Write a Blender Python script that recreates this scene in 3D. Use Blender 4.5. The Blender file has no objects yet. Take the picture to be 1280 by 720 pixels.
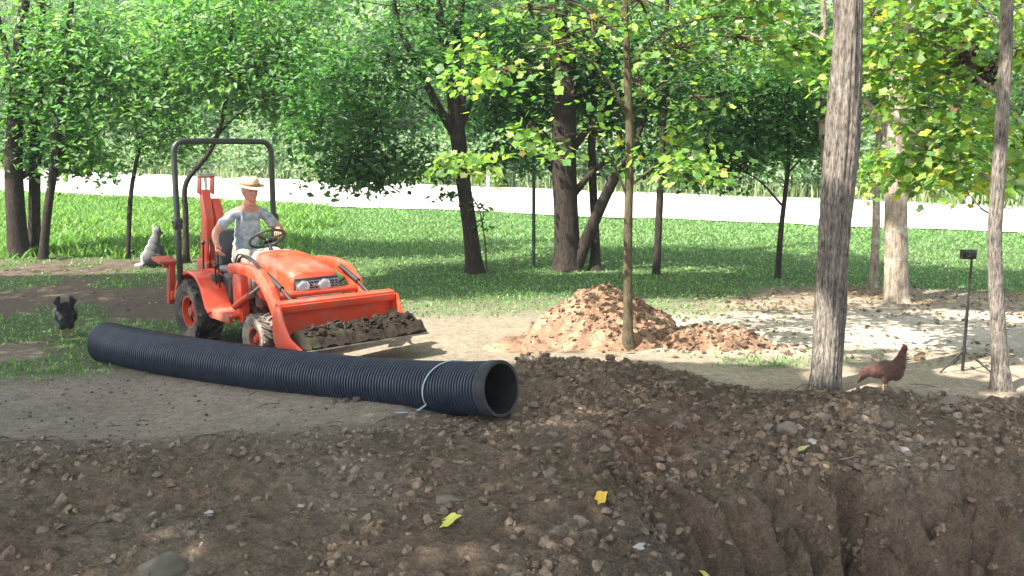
EXPO = 1.78; QUICK_OFF = False
import bpy, bmesh, math, random
import numpy as np
from mathutils import Vector, Matrix, Euler
random.seed(7); RNG = np.random.default_rng(11)
scene = bpy.context.scene
COL = scene.collection
PI = math.pi
F = 1150.0; PITCH = math.atan(170/F); CAMZ = 2.0
cp, sp = math.cos(PITCH), math.sin(PITCH)
SUN = Vector((-0.68, -0.46, 1.0)).normalized()

# ------------------------------------------------------------------ noise
def _h(ix, iy, seed):
    h = (ix.astype(np.int64)*374761393 + iy.astype(np.int64)*668265263 + seed*974711) & 0xffffffff
    h = ((h ^ (h >> 13))*1274126177) & 0xffffffff
    h = ((h ^ (h >> 15))*2246822519) & 0xffffffff
    return ((h ^ (h >> 16)) & 0xffffff)/float(0xffffff)
def vn(x, y, seed=0):
    x = np.asarray(x, float); y = np.asarray(y, float)
    xi = np.floor(x); yi = np.floor(y); fx = x-xi; fy = y-yi
    fx = fx*fx*fx*(fx*(fx*6-15)+10); fy = fy*fy*fy*(fy*(fy*6-15)+10)
    a = _h(xi, yi, seed); b = _h(xi+1, yi, seed); c = _h(xi, yi+1, seed); d = _h(xi+1, yi+1, seed)
    return (a*(1-fx)+b*fx)*(1-fy)+(c*(1-fx)+d*fx)*fy
def fbm(x, y, oc=4, seed=0, gain=0.5):
    s = 0; a = 1; t = 0; x = np.asarray(x, float); y = np.asarray(y, float)
    for k in range(oc):
        s = s+a*(vn(x*0.8+y*0.6, y*0.8-x*0.6, seed+k)-0.5)*2; t += a; a *= gain; x = x*2.03+3.1; y = y*2.03+7.7
    return s/t
def lumps(x, y, scale, seed, fill=0.75):
    """broken clods: irregular domes with steep sides, in a jittered lattice"""
    wx = x*scale+0.45*fbm(x*scale*0.9, y*scale*0.9, 3, seed+50); wy = y*scale+0.45*fbm(x*scale*0.9+9, y*scale*0.9+4, 3, seed+60)
    xi = np.floor(wx); yi = np.floor(wy); best = np.zeros_like(wx)
    for i in (-1, 0, 1):
        for j in (-1, 0, 1):
            cx = xi+i; cy = yi+j; a = _h(cx, cy, seed); b = _h(cx, cy, seed+1); c = _h(cx, cy, seed+2); th = _h(cx, cy, seed+3)*3.14
            dx = wx-(cx+0.15+0.7*a); dy = wy-(cy+0.15+0.7*b); u = dx*np.cos(th)+dy*np.sin(th); v = -dx*np.sin(th)+dy*np.cos(th)
            r = 0.30+0.38*c; q = (np.abs(u)/r)**2.3+(np.abs(v)/(r*0.75))**2.3; tilt = 1+0.9*(u*(c-0.5)+v*(a-0.5))/r
            best = np.maximum(best, (c < fill)*(0.35+0.9*c)*tilt*np.clip(1-q, 0, 1)**0.40)
    return best
def sst(e0, e1, x):
    t = np.clip((np.asarray(x, float)-e0)/(e1-e0), 0, 1); return t*t*(3-2*t)

# ------------------------------------------------------------------ the ground's height
def berm_edge(x):                      # where the packed ground ends and the dug soil begins (y of the line)
    return np.interp(x, [-6, -3.2, -1.2, -0.2, 0.1, 1.0, 2.2, 3.3, 4.6, 9], [6.3, 6.35, 6.6, 7.0, 8.7, 8.3, 7.5, 7.25, 7.1, 7.0]) + 0.14*fbm(x*2.1, x*0+3, 3, 5)
def base_z(x, y):
    x = np.asarray(x, float); y = np.asarray(y, float)
    z = 0.03*np.clip(y-16, 0, 60) + 0.09*np.clip(y-60, 0, 400)
    z = z - 0.17*sst(-0.3, -3.2, x)*sst(17, 11.5, y)*sst(5.6, 7.2, y)
    z = z + 0.025*fbm(x*0.5, y*0.5, 3, 2)
    return z
def trench(x, y):
    # gentle drop on the left, a rough dug face on the right
    left = -0.10*np.clip(5.5-y, 0, 9) - 0.22*np.clip(4.6-y, 0, 9) + 0.05*fbm(x*1.1, y*1.6, 3, 8)
    edge = 5.40+0.16*fbm(x*1.3, x*0+1.5, 2, 9)+0.10*fbm(x*4.5, y*2, 3, 10) + 0.12*sst(2.4, 3.4, x)
    d = edge - y
    rough = 0.17*fbm(x*2.6+y*1.2, y*2.2, 4, 21, 0.6)+0.10*fbm(x*8+y*3, y*4.0, 4, 22, 0.6)+0.05*(1-2*np.abs(fbm(x*6+y*5, y*2.5-x, 3, 24)))
    def scrape(x0, lean, depth, fade):
        q = x-(x0+lean*(5.3-y))-0.03*fbm(y*6, x*2, 2, 28); return depth*sst(0, 0.03, q)*np.exp(-np.clip(q, 0, 9)/fade)
    notch = scrape(1.96, 0.20, 0.70, 0.24)*sst(-0.30, -0.02, d) + scrape(1.12, 0.75, 0.14, 0.10) + scrape(1.42, 0.6, 0.16, 0.08) + scrape(0.85, 0.8, 0.12, 0.1) + scrape(2.75, -0.3, 0.14, 0.2) + scrape(1.66, 0.4, 0.10, 0.06)
    d2 = d+notch*sst(-0.35, 0.0, d)-rough
    wall = -(0.85*sst(-0.02, 0.75, d2)+0.5*np.clip(d2, 0, 1.2)) - 0.08*np.clip(5.9-y, 0, 0.5)
    wall = np.where(x > 2.5, wall*(1-0.5*sst(2.5, 3.6, x)), wall)
    m = sst(0.35, 1.35, x + 0.3*fbm(x*1.5, y*1.5, 3, 31) + 0.45*(y-5.2))
    return left*(1-m)+wall*m
def soil_amt(x, y):
    wd = 0.10+0.26*sst(0.2, -1.5, x); e = berm_edge(x)-y+0.16*fbm(x*3, y*3, 4, 41); return np.clip((e+wd)/(2*wd), 0, 1)**2*(3-2*np.clip((e+wd)/(2*wd), 0, 1))
def G(x, y, fine=True):
    x = np.atleast_1d(np.asarray(x, float)); y = np.atleast_1d(np.asarray(y, float))
    z = base_z(x, y)
    s = soil_amt(x, y)
    z = z + trench(x, y)*sst(6.6, 5.8, y)
    right = sst(-0.4, 1.0, x)
    rub = sst(5.35, 6.0, y)*sst(0.2, 1.2, x)
    z = z + s*(0.03+0.045*fbm(x*1.3, y*1.8, 3, 51) + 0.04*right*fbm(x*3, y*3, 2, 52))
    # a raised lip of rubble along the cut and a heap of spoil beside the pipe mouth
    z = z + s*rub*0.06*np.exp(-((y-6.3)/0.5)**2)
    z = z + 0.10*np.exp(-((x-0.85)/0.6)**2-((y-7.8)/0.45)**2) - 0.10*np.exp(-((x+0.15)/0.42)**2-((y-6.85)/0.5)**2)
    if fine:
        r1 = 1-np.abs(fbm(x*7, y*7, 3, 61))
        z = z + s*(0.040*(r1-0.6) + 0.032*fbm(x*12, y*12, 5, 62, 0.62)*(0.55+0.7*right) + 0.013*fbm(x*38, y*38, 2, 63))
        if x.size > 3000 or True:
            am = 0.45+0.55*right; pt = sst(-0.25, 0.25, fbm(x*1.2, y*1.2, 3, 66)); xx, yy = x, y
            z = z + s*am*(0.052*lumps(xx, yy, 6.5, 201, 0.5)*pt + 0.034*lumps(xx, yy, 11.0, 211, 0.7)*(0.4+0.6*pt) + 0.018*lumps(xx, yy, 20.0, 221, 0.85))
        near = sst(14, 8, y)
        z = z + near*(1-s)*(0.006*fbm(x*6, y*6, 3, 64)+0.003*fbm(x*25, y*25, 2, 65))
    return z
def gz(x, y): return float(G(np.array([x]), np.array([y]))[0])

def ray(u, v):
    a = (u-640)/F; b = (360-v)/F
    return Vector((a, cp+b*sp, -sp+b*cp))
def at(u, v, Y):                        # the point seen at (u, v) of the photograph at a distance Y
    d = ray(u, v); t = Y/d.y
    return Vector((d.x*t, Y, CAMZ+d.z*t))
def on(u, v):                           # the ground point seen at (u, v)
    d = ray(u, v); t = 3.0
    for _ in range(4000):
        p = d*t
        if CAMZ+p.z <= float(base_z(p.x, p.y)+0): return Vector((p.x, p.y, gz(p.x, p.y)))
        t += 0.02*(1+t*0.02)
    return Vector((p.x, p.y, 0))

# ------------------------------------------------------------------ object helpers
def tag(o, label=None, cat=None, group=None, kind=None):
    if label: o['label'] = label
    if cat: o['category'] = cat
    if group: o['group'] = group
    if kind: o['kind'] = kind
    return o
def empty(name, loc=(0, 0, 0), rz=0.0):
    o = bpy.data.objects.new(name, None); COL.objects.link(o)
    o.location = loc; o.rotation_euler = (0, 0, rz); o.empty_display_size = 0.1
    return o
def link_mesh(name, me, mat=None, parent=None, angle=38):
    if mat is not None: me.materials.append(mat)
    o = bpy.data.objects.new(name, me); COL.objects.link(o)
    if angle is not None:
        me.polygons.foreach_set('use_smooth', [True]*len(me.polygons))
        try: me.set_sharp_from_angle(angle=math.radians(angle))
        except Exception: pass
    if parent is not None: o.parent = parent
    return o
def np_mesh(name, V, Fc, mat=None, parent=None, col=None, smooth=False, n=None):
    """V (N,3), Fc (M,k) faces all with k corners"""
    me = bpy.data.meshes.new(name); V = np.asarray(V, np.float32); Fc = np.asarray(Fc, np.int32)
    k = Fc.shape[1]; me.vertices.add(len(V)); me.vertices.foreach_set('co', V.ravel())
    me.loops.add(Fc.size); me.loops.foreach_set('vertex_index', Fc.ravel())
    me.polygons.add(len(Fc)); me.polygons.foreach_set('loop_start', np.arange(0, Fc.size, k, dtype=np.int32))
    try: me.polygons.foreach_set('loop_total', np.full(len(Fc), k, np.int32))
    except Exception: pass
    me.update(calc_edges=True)
    me.polygons.foreach_set('use_smooth', np.full(len(Fc), bool(smooth)))
    if col is not None:
        a = me.color_attributes.new('Col', 'FLOAT_COLOR', 'POINT')
        c = np.ones((len(V), 4), np.float32); c[:, :3] = col; a.data.foreach_set('color', c.ravel())
    if mat is not None: me.materials.append(mat)
    o = bpy.data.objects.new(name, me); COL.objects.link(o)
    if parent is not None: o.parent = parent
    return o

class MB:
    def __init__(s): s.bm = bmesh.new()
    def _mv(s, vs, M):
        for v in vs: v.co = M @ v.co
    def box(s, c, size, rot=(0, 0, 0), bev=0.0, seg=2, taper=None):
        r = bmesh.ops.create_cube(s.bm, size=1.0); vs = r['verts']
        for v in vs:
            v.co.x *= size[0]; v.co.y *= size[1]; v.co.z *= size[2]
            if taper and v.co.z > 0: v.co.x *= taper[0]; v.co.y *= taper[1]
        M = Matrix.Translation(c) @ Euler(rot).to_matrix().to_4x4(); s._mv(vs, M)
        if bev:
            es = list({e for v in vs for e in v.link_edges})
            bmesh.ops.bevel(s.bm, geom=es, offset=bev, segments=seg, profile=0.5, affect='EDGES', clamp_overlap=True)
        return s
    def prism(s, prof, y0, y1, bev=0.0, axis='Y', M=None, seg=2):
        """prof: list of (x, z) outline, extruded from y0 to y1"""
        def mk(p, y): return Vector((p[0], y, p[1])) if axis == 'Y' else Vector((y, p[0], p[1]))
        a = [s.bm.verts.new(mk(p, y0)) for p in prof]; b = [s.bm.verts.new(mk(p, y1)) for p in prof]
        n = len(prof); fs = [s.bm.faces.new(a), s.bm.faces.new(b[::-1])]
        for i in range(n): fs.append(s.bm.faces.new((a[(i+1) % n], a[i], b[i], b[(i+1) % n])))
        bmesh.ops.recalc_face_normals(s.bm, faces=fs)
        if M is not None: s._mv(a+b, M)
        if bev:
            es = list({e for f in fs for e in f.edges})
            bmesh.ops.bevel(s.bm, geom=es, offset=bev, segments=seg, profile=0.5, affect='EDGES', clamp_overlap=True)
        return s
    def tube(s, pts, rad, seg=12, cap=True, flat=None, closed=False):
        pts = [Vector(p) for p in pts]; n = len(pts)
        if not hasattr(rad, '__len__'): rad = [rad]*n
        tan = []
        for i in range(n):
            a = pts[(i-1) % n] if (closed or i > 0) else pts[i]; b = pts[(i+1) % n] if (closed or i < n-1) else pts[i]
            tan.append((b-a).normalized())
        up = Vector((0, 0, 1)) if abs(tan[0].z) < 0.9 else Vector((1, 0, 0))
        nrm = (up-tan[0]*up.dot(tan[0])).normalized(); rings = []
        for i in range(n):
            t = tan[i]; nrm = (nrm-t*nrm.dot(t)).normalized(); bi = t.cross(nrm)
            ring = []
            for k in range(seg):
                th = 2*PI*k/seg; ca, sa = math.cos(th), math.sin(th)
                fx, fy = (1, 1) if flat is None else flat
                ring.append(s.bm.verts.new(pts[i]+nrm*ca*rad[i]*fx+bi*sa*rad[i]*fy))
            rings.append(ring)
        m = n if closed else n-1
        for i in range(m):
            A, B = rings[i], rings[(i+1) % n]
            for k in range(seg): s.bm.faces.new((A[k], A[(k+1) % seg], B[(k+1) % seg], B[k]))
        if cap and not closed:
            s.bm.faces.new(rings[0][::-1]); s.bm.faces.new(rings[-1])
        return s
    def cyl(s, p0, p1, r, r2=None, seg=16): return s.tube([p0, p1], [r, r if r2 is None else r2], seg)
    def lathe(s, prof, c=(0, 0, 0), axis=(0, 0, 1), seg=24, sx=1, sy=1):
        """prof: (r, h) along the axis"""
        q = Vector((0, 0, 1)).rotation_difference(Vector(axis)).to_matrix().to_4x4(); M = Matrix.Translation(c) @ q
        rings = []
        for r, h in prof:
            if r < 1e-5: rings.append([s.bm.verts.new(M @ Vector((0, 0, h)))])
            else: rings.append([s.bm.verts.new(M @ Vector((sx*r*math.cos(2*PI*k/seg), sy*r*math.sin(2*PI*k/seg), h))) for k in range(seg)])
        for A, B in zip(rings[:-1], rings[1:]):
            if len(A) == 1 and len(B) == 1: continue
            for k in range(seg):
                k2 = (k+1) % seg
                if len(A) == 1: s.bm.faces.new((A[0], B[k2], B[k]))
                elif len(B) == 1: s.bm.faces.new((A[k], A[k2], B[0]))
                else: s.bm.faces.new((A[k], A[k2], B[k2], B[k]))
        return s
    def ball(s, c, r, sc=(1, 1, 1), rot=(0, 0, 0), sub=2):
        vs = bmesh.ops.create_icosphere(s.bm, subdivisions=sub, radius=r)['verts']
        M = Matrix.Translation(c) @ Euler(rot).to_matrix().to_4x4() @ Matrix.Diagonal((sc[0], sc[1], sc[2], 1)); s._mv(vs, M)
        return s
    def build(s, name, mat, parent=None, angle=38):
        bmesh.ops.recalc_face_normals(s.bm, faces=s.bm.faces[:])
        me = bpy.data.meshes.new(name); s.bm.to_mesh(me); s.bm.free()
        return link_mesh(name, me, mat, parent, angle)

def bake(o):                                   # modifiers -> plain mesh
    dg = bpy.context.evaluated_depsgraph_get(); dg.update()
    me = bpy.data.meshes.new_from_object(o.evaluated_get(dg))
    o.modifiers.clear(); old = o.data; o.data = me
    me.polygons.foreach_set('use_smooth', [True]*len(me.polygons))
    return o
def skinned(name, chains, mat, parent=None, sub=2):
    """chains: list of point lists [(x,y,z,r[,r2])...]; equal points are welded so that the limbs join"""
    vs = []; es = []; key = {}; rr = []
    for ch in chains:
        prev = None
        for p in ch:
            k = (round(p[0], 4), round(p[1], 4), round(p[2], 4))
            if k not in key:
                key[k] = len(vs); vs.append(p[:3]); rr.append((p[3], p[4] if len(p) > 4 else p[3]))
            i = key[k]
            if prev is not None and prev != i: es.append((prev, i))
            prev = i
    me = bpy.data.meshes.new(name); me.from_pydata(vs, es, []); o = bpy.data.objects.new(name, me); COL.objects.link(o)
    m = o.modifiers.new('s', 'SKIN')
    for i, d in enumerate(me.skin_vertices[0].data):
        d.radius = rr[i]; d.use_root = (i == 0)
    m.use_smooth_shade = True
    s = o.modifiers.new('u', 'SUBSURF'); s.levels = sub; s.render_levels = sub
    bake(o); o.data.materials.clear(); o.data.materials.append(mat)
    if parent is not None: o.parent = parent
    return o
def remeshed(name, mb, mat, parent=None, vox=0.012, smooth=6, angle=None):
    o = mb.build(name, None, None, None)
    m = o.modifiers.new('r', 'REMESH'); m.mode = 'VOXEL'; m.voxel_size = vox; m.use_smooth_shade = True
    s = o.modifiers.new('s', 'SMOOTH'); s.iterations = smooth; s.factor = 0.5
    bake(o); o.data.materials.clear(); o.data.materials.append(mat)
    if parent is not None: o.parent = parent
    return o

# ------------------------------------------------------------------ materials
def new_mat(name):
    m = bpy.data.materials.new(name); m.use_nodes = True; nt = m.node_tree; nt.nodes.clear()
    out = nt.nodes.new('ShaderNodeOutputMaterial'); b = nt.nodes.new('ShaderNodeBsdfPrincipled')
    nt.links.new(b.outputs[0], out.inputs[0]); return m, nt, b, out
def N(nt, t, **kw):
    n = nt.nodes.new(t)
    for k, v in kw.items():
        if hasattr(n, k): setattr(n, k, v)
        else: n.inputs[k.replace('_', ' ')].default_value = v
    return n
def noise(nt, scale, detail=5, rough=0.6, vec=None, coord='Object', stretch=None):
    tc = N(nt, 'ShaderNodeTexCoord'); src = tc.outputs[coord]
    if stretch is not None:
        mp = N(nt, 'ShaderNodeMapping'); mp.inputs['Scale'].default_value = stretch; nt.links.new(src, mp.inputs[0]); src = mp.outputs[0]
    n = N(nt, 'ShaderNodeTexNoise'); n.inputs['Scale'].default_value = scale; n.inputs['Detail'].default_value = detail; n.inputs['Roughness'].default_value = rough
    nt.links.new(src, n.inputs['Vector']); return n.outputs['Fac']
def ramp(nt, fac, stops):
    r = N(nt, 'ShaderNodeValToRGB'); e = r.color_ramp.elements
    while len(e) < len(stops): e.new(0.5)
    for i, (p, c) in enumerate(stops): e[i].position = p; e[i].color = (c[0], c[1], c[2], 1)
    nt.links.new(fac, r.inputs[0]); return r.outputs[0]
def bump(nt, b, h, strength=0.5, dist=0.02):
    n = N(nt, 'ShaderNodeBump'); n.inputs['Strength'].default_value = strength; n.inputs['Distance'].default_value = dist
    nt.links.new(h, n.inputs['Height']); nt.links.new(n.outputs[0], b.inputs['Normal'])
def mixc(nt, fac, a, b, mode='MIX'):
    m = N(nt, 'ShaderNodeMix'); m.data_type = 'RGBA'; m.blend_type = mode
    if isinstance(fac, float): m.inputs[0].default_value = fac
    else: nt.links.new(fac, m.inputs[0])
    for i, c in ((6, a), (7, b)):
        if isinstance(c, tuple): m.inputs[i].default_value = (c[0], c[1], c[2], 1)
        else: nt.links.new(c, m.inputs[i])
    return m.outputs[2]
def rough_mat(name, c0, c1, rough=0.6, scale=8, metal=0.0, b_str=0.15, b_scale=40, spec=0.5, dirt=None, dirt_amt=(0.5, 0.7), coat=0.0):
    m, nt, b, out = new_mat(name)
    c = ramp(nt, noise(nt, scale), [(0.35, c0), (0.65, c1)])
    if dirt is not None:
        f = ramp(nt, noise(nt, 6.0, 6, 0.7), [(dirt_amt[0], (0, 0, 0)), (dirt_amt[1], (1, 1, 1))])
        c = mixc(nt, f, c, dirt)
        rr = ramp(nt, f, [(0, (rough,)*3), (1, (0.9,)*3)]); nt.links.new(rr, b.inputs['Roughness'])
    else: b.inputs['Roughness'].default_value = rough
    nt.links.new(c, b.inputs['Base Color']); b.inputs['Metallic'].default_value = metal
    b.inputs['Specular IOR Level'].default_value = spec; b.inputs['Coat Weight'].default_value = coat
    if b_str: bump(nt, b, noise(nt, b_scale, 4), b_str, 0.01)
    return m
M = {}
def leaf_material(name, trans=0.50, rough=0.52):
    m, nt, b, out = new_mat(name)
    at_ = N(nt, 'ShaderNodeVertexColor'); at_.layer_name = 'Col'
    nt.links.new(at_.outputs[0], b.inputs['Base Color']); b.inputs['Roughness'].default_value = rough; b.inputs['Specular IOR Level'].default_value = 0.5
    tr = N(nt, 'ShaderNodeBsdfTranslucent')
    tc = mixc(nt, 1.0, at_.outputs[0], (1.6, 1.8, 0.85), 'MULTIPLY'); nt.links.new(tc, tr.inputs[0])
    mx = N(nt, 'ShaderNodeMixShader'); mx.inputs[0].default_value = trans
    nt.links.new(b.outputs[0], mx.inputs[1]); nt.links.new(tr.outputs[0], mx.inputs[2]); nt.links.new(mx.outputs[0], out.inputs[0])
    return m
M['leaf'] = leaf_material('leaf')
M['blade'] = leaf_material('grass_blade', 0.3, 0.6)
def bark_mat(name, dark, light, scale=1.0, lichen=None):
    m, nt, b, out = new_mat(name)
    n1 = noise(nt, 46*scale, 6, 0.7, stretch=(1, 1, 0.2)); n2 = noise(nt, 5*scale, 5, 0.6)
    c = ramp(nt, n1, [(0.36, dark), (0.62, light)])
    c2 = ramp(nt, n2, [(0.3, (0.6, 0.6, 0.6)), (0.7, (1.25, 1.2, 1.15))]); c = mixc(nt, 1.0, c, c2, 'MULTIPLY')
    if lichen is not None:
        f = ramp(nt, noise(nt, 3.2, 6, 0.7), [(0.52, (0, 0, 0)), (0.60, (1, 1, 1))]); c = mixc(nt, f, c, lichen)
    nt.links.new(c, b.inputs['Base Color']); b.inputs['Roughness'].default_value = 0.9; b.inputs['Specular IOR Level'].default_value = 0.2
    bump(nt, b, n1, 0.9, 0.03); return m
M['bark_grey'] = bark_mat('grey_bark', (0.060, 0.050, 0.041), (0.36, 0.325, 0.285), 1.5)
M['bark_pale'] = bark_mat('pale_bark', (0.15, 0.12, 0.09), (0.38, 0.33, 0.27), 0.8, (0.42, 0.38, 0.30))
M['bark_dark'] = bark_mat('dark_bark', (0.02, 0.017, 0.014), (0.065, 0.052, 0.042))
M['bark_young'] = bark_mat('young_bark', (0.07, 0.06, 0.035), (0.17, 0.145, 0.09), 2.0)
M['orange'] = rough_mat('orange_paint', (0.60, 0.050, 0.018), (0.68, 0.070, 0.024), 0.38, 5, b_str=0.03, dirt=(0.34, 0.12, 0.07), dirt_amt=(0.47, 0.72), coat=0.4)
M['orange_dull'] = rough_mat('worn_orange_paint', (0.48, 0.045, 0.02), (0.58, 0.062, 0.025), 0.5, 9, b_str=0.05, dirt=(0.17, 0.11, 0.075), dirt_amt=(0.44, 0.62))
M['black_metal'] = rough_mat('black_metal', (0.012, 0.013, 0.012), (0.03, 0.03, 0.028), 0.42, 12, b_str=0.04)
M['rops'] = rough_mat('dark_rollbar_paint', (0.014, 0.02, 0.016), (0.025, 0.035, 0.026), 0.45, 9, b_str=0.03)
M['rubber'] = rough_mat('tyre_rubber', (0.015, 0.015, 0.014), (0.035, 0.032, 0.03), 0.85, 10, dirt=(0.16, 0.13, 0.10), dirt_amt=(0.46, 0.64))
M['rubber_mud'] = rough_mat('muddy_tyre_rubber', (0.03, 0.028, 0.025), (0.08, 0.07, 0.06), 0.9, 10, dirt=(0.28, 0.24, 0.19), dirt_amt=(0.40, 0.56))
M['vinyl'] = rough_mat('black_seat_vinyl', (0.018, 0.018, 0.02), (0.035, 0.035, 0.038), 0.5, 20)
M['grey_plastic'] = rough_mat('grey_dash_plastic', (0.20, 0.19, 0.21), (0.28, 0.27, 0.30), 0.5, 15, b_str=0.02)
M['steel'] = rough_mat('scuffed_steel', (0.35, 0.34, 0.32), (0.55, 0.53, 0.5), 0.35, 15, metal=1.0)
M['edge'] = rough_mat('muddy_cutting_edge', (0.10, 0.08, 0.06), (0.22, 0.19, 0.16), 0.7, 9)
M['chrome'] = rough_mat('headlight_reflector', (0.75, 0.75, 0.75), (0.85, 0.85, 0.85), 0.15, 15, metal=1.0, b_str=0)
M['skin'] = rough_mat('tanned_skin', (0.42, 0.20, 0.13), (0.50, 0.25, 0.17), 0.55, 14, b_str=0.05)
M['shirt'] = rough_mat('pale_blue_shirt', (0.16, 0.22, 0.27), (0.42, 0.47, 0.49), 0.9, 16, b_str=0.5, b_scale=14)
M['shorts'] = rough_mat('pale_shorts', (0.42, 0.40, 0.35), (0.52, 0.49, 0.43), 0.9, 12, b_str=0.5, b_scale=16)
M['straw'] = rough_mat('straw_hat', (0.46, 0.34, 0.20), (0.58, 0.45, 0.28), 0.85, 30, b_str=0.6, b_scale=90)
M['hatband'] = rough_mat('hat_band', (0.14, 0.08, 0.05), (0.20, 0.12, 0.07), 0.8)
M['hair'] = rough_mat('grey_hair', (0.30, 0.28, 0.26), (0.45, 0.43, 0.40), 0.8, 40)
M['boot'] = rough_mat('brown_boot', (0.06, 0.04, 0.03), (0.10, 0.07, 0.05), 0.7)
M['sock'] = rough_mat('grey_sock', (0.4, 0.4, 0.38), (0.5, 0.5, 0.48), 0.9)
M['eye'] = rough_mat('eye_dark', (0.02, 0.015, 0.01), (0.03, 0.02, 0.015), 0.2, b_str=0)
M['white_post'] = rough_mat('weathered_white_post', (0.55, 0.55, 0.52), (0.72, 0.72, 0.68), 0.8)
M['box_dark'] = rough_mat('dark_mailbox_metal', (0.03, 0.035, 0.045), (0.05, 0.055, 0.07), 0.6)
M['box_brown'] = rough_mat('dark_brown_box', (0.022, 0.016, 0.012), (0.05, 0.035, 0.028), 0.8)
M['green_metal'] = rough_mat('green_pole_paint', (0.02, 0.045, 0.032), (0.035, 0.07, 0.05), 0.5)
M['strap'] = rough_mat('pale_strap_webbing', (0.22, 0.30, 0.32), (0.32, 0.40, 0.42), 0.8, 30)
# feathers and fur
def fur(name, c0, c1, scale=14, st=(1, 1, 1), bs=0.8):
    m, nt, b, out = new_mat(name)
    n = noise(nt, scale, 6, 0.7, stretch=st); c = ramp(nt, n, [(0.35, c0), (0.65, c1)])
    nt.links.new(c, b.inputs['Base Color']); b.inputs['Roughness'].default_value = 0.75; b.inputs['Sheen Weight'].default_value = 0.15
    bump(nt, b, noise(nt, scale*4, 4, 0.6, stretch=st), bs, 0.01); return m
M['feather_red'] = fur('rust_feathers', (0.028, 0.009, 0.006), (0.080, 0.024, 0.012), 30)
M['feather_black'] = fur('black_feathers', (0.004, 0.005, 0.007), (0.012, 0.013, 0.018), 22)
M['comb'] = rough_mat('red_comb', (0.40, 0.02, 0.015), (0.5, 0.03, 0.02), 0.5)
M['leg_yellow'] = rough_mat('scaly_leg', (0.30, 0.20, 0.07), (0.4, 0.28, 0.1), 0.6)
M['beak'] = rough_mat('horn_beak', (0.35, 0.24, 0.12), (0.42, 0.3, 0.16), 0.4)
# soil-like materials driven by the vertex colour
def earth_mat(name, fine_scale=60, bs=1.0, dist=0.03, rough=0.95):
    m, nt, b, out = new_mat(name)
    a = N(nt, 'ShaderNodeVertexColor'); a.layer_name = 'Col'
    n1 = noise(nt, fine_scale, 7, 0.72, coord='Object'); n2 = noise(nt, fine_scale*0.22, 6, 0.65)
    c = mixc(nt, 1.0, a.outputs[0], ramp(nt, n1, [(0.30, (0.5, 0.5, 0.5)), (0.5, (0.97, 0.97, 0.97)), (0.70, (1.6, 1.57, 1.52))]), 'MULTIPLY')
    c = mixc(nt, 1.0, c, ramp(nt, n2, [(0.3, (0.72, 0.70, 0.68)), (0.7, (1.28, 1.27, 1.25))]), 'MULTIPLY')
    nt.links.new(c, b.inputs['Base Color']); b.inputs['Roughness'].default_value = rough; b.inputs['Specular IOR Level'].default_value = 0.25
    bump(nt, b, n1, bs, dist); return m
M['ground'] = earth_mat('ground_soil')
M['clod'] = earth_mat('soil_clods', 30, 0.6, 0.01)
M['gravel'] = rough_mat('pale_gravel', (0.36, 0.34, 0.30), (0.60, 0.58, 0.53), 0.95, 0.9, b_str=0.4, dirt=(0.27, 0.25, 0.20), dirt_amt=(0.62, 0.72))
# ------------------------------------------------------------------ leaves
def simple_leaf():                      # folded pointed leaf, 4 triangles
    v = np.array([(0, -0.5, 0), (0.27, -0.08, 0.09), (0, 0.5, 0.0), (-0.27, -0.08, 0.09), (0, 0.0, -0.02)], np.float32)
    f = np.array([(0, 1, 4), (1, 2, 4), (2, 3, 4), (3, 0, 4)], np.int32); return v, f
def maple_leaf():
    ang = [-90, -50, -18, 8, 28, 60, 90, 120, 152, 172, 198, 230]; rad = [0.22, 0.44, 0.38, 0.54, 0.27, 0.30, 0.60, 0.30, 0.27, 0.54, 0.38, 0.44]
    ang[4] = 36; ang[8] = 144; rad[4] = 0.48; rad[8] = 0.48; ang[5] = 62; ang[7] = 118; rad[5] = 0.42; rad[7] = 0.42
    v = [(0, -0.02, -0.04)]+[(r*math.cos(math.radians(a)), r*math.sin(math.radians(a)), 0.10*abs(math.cos(math.radians(a)))*r-0.10*r*r) for a, r in zip(ang, rad)]
    n = len(ang); f = [(0, 1+i, 1+(i+1) % n) for i in range(n)]
    return np.array(v, np.float32), np.array(f, np.int32)
LEAF = {'simple': simple_leaf(), 'maple': maple_leaf()}
def orient(Nn, rng, az=None):
    Nn = Nn/np.maximum(np.linalg.norm(Nn, axis=1, keepdims=True), 1e-6)
    r = rng.normal(size=Nn.shape) if az is None else az
    X = np.cross(Nn, r); X /= np.maximum(np.linalg.norm(X, axis=1, keepdims=True), 1e-6)
    Y = np.cross(Nn, X); return X, Y, Nn
def leaves(name, P, Nn, size, col, parent, kind='simple', mat='leaf', rng=RNG):
    tv, tf = LEAF[kind]; X, Y, Z = orient(Nn, rng); n = len(P); k = len(tv)
    V = P[:, None, :] + size[:, None, None]*(tv[None, :, 0:1]*X[:, None, :]+tv[None, :, 1:2]*Y[:, None, :]+tv[None, :, 2:3]*Z[:, None, :])
    Fc = (tf[None, :, :]+(np.arange(n)*k)[:, None, None]).reshape(-1, 3)
    C = np.repeat(col, k, axis=0)
    return np_mesh(name, V.reshape(-1, 3), Fc, M[mat], parent, C)

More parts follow.
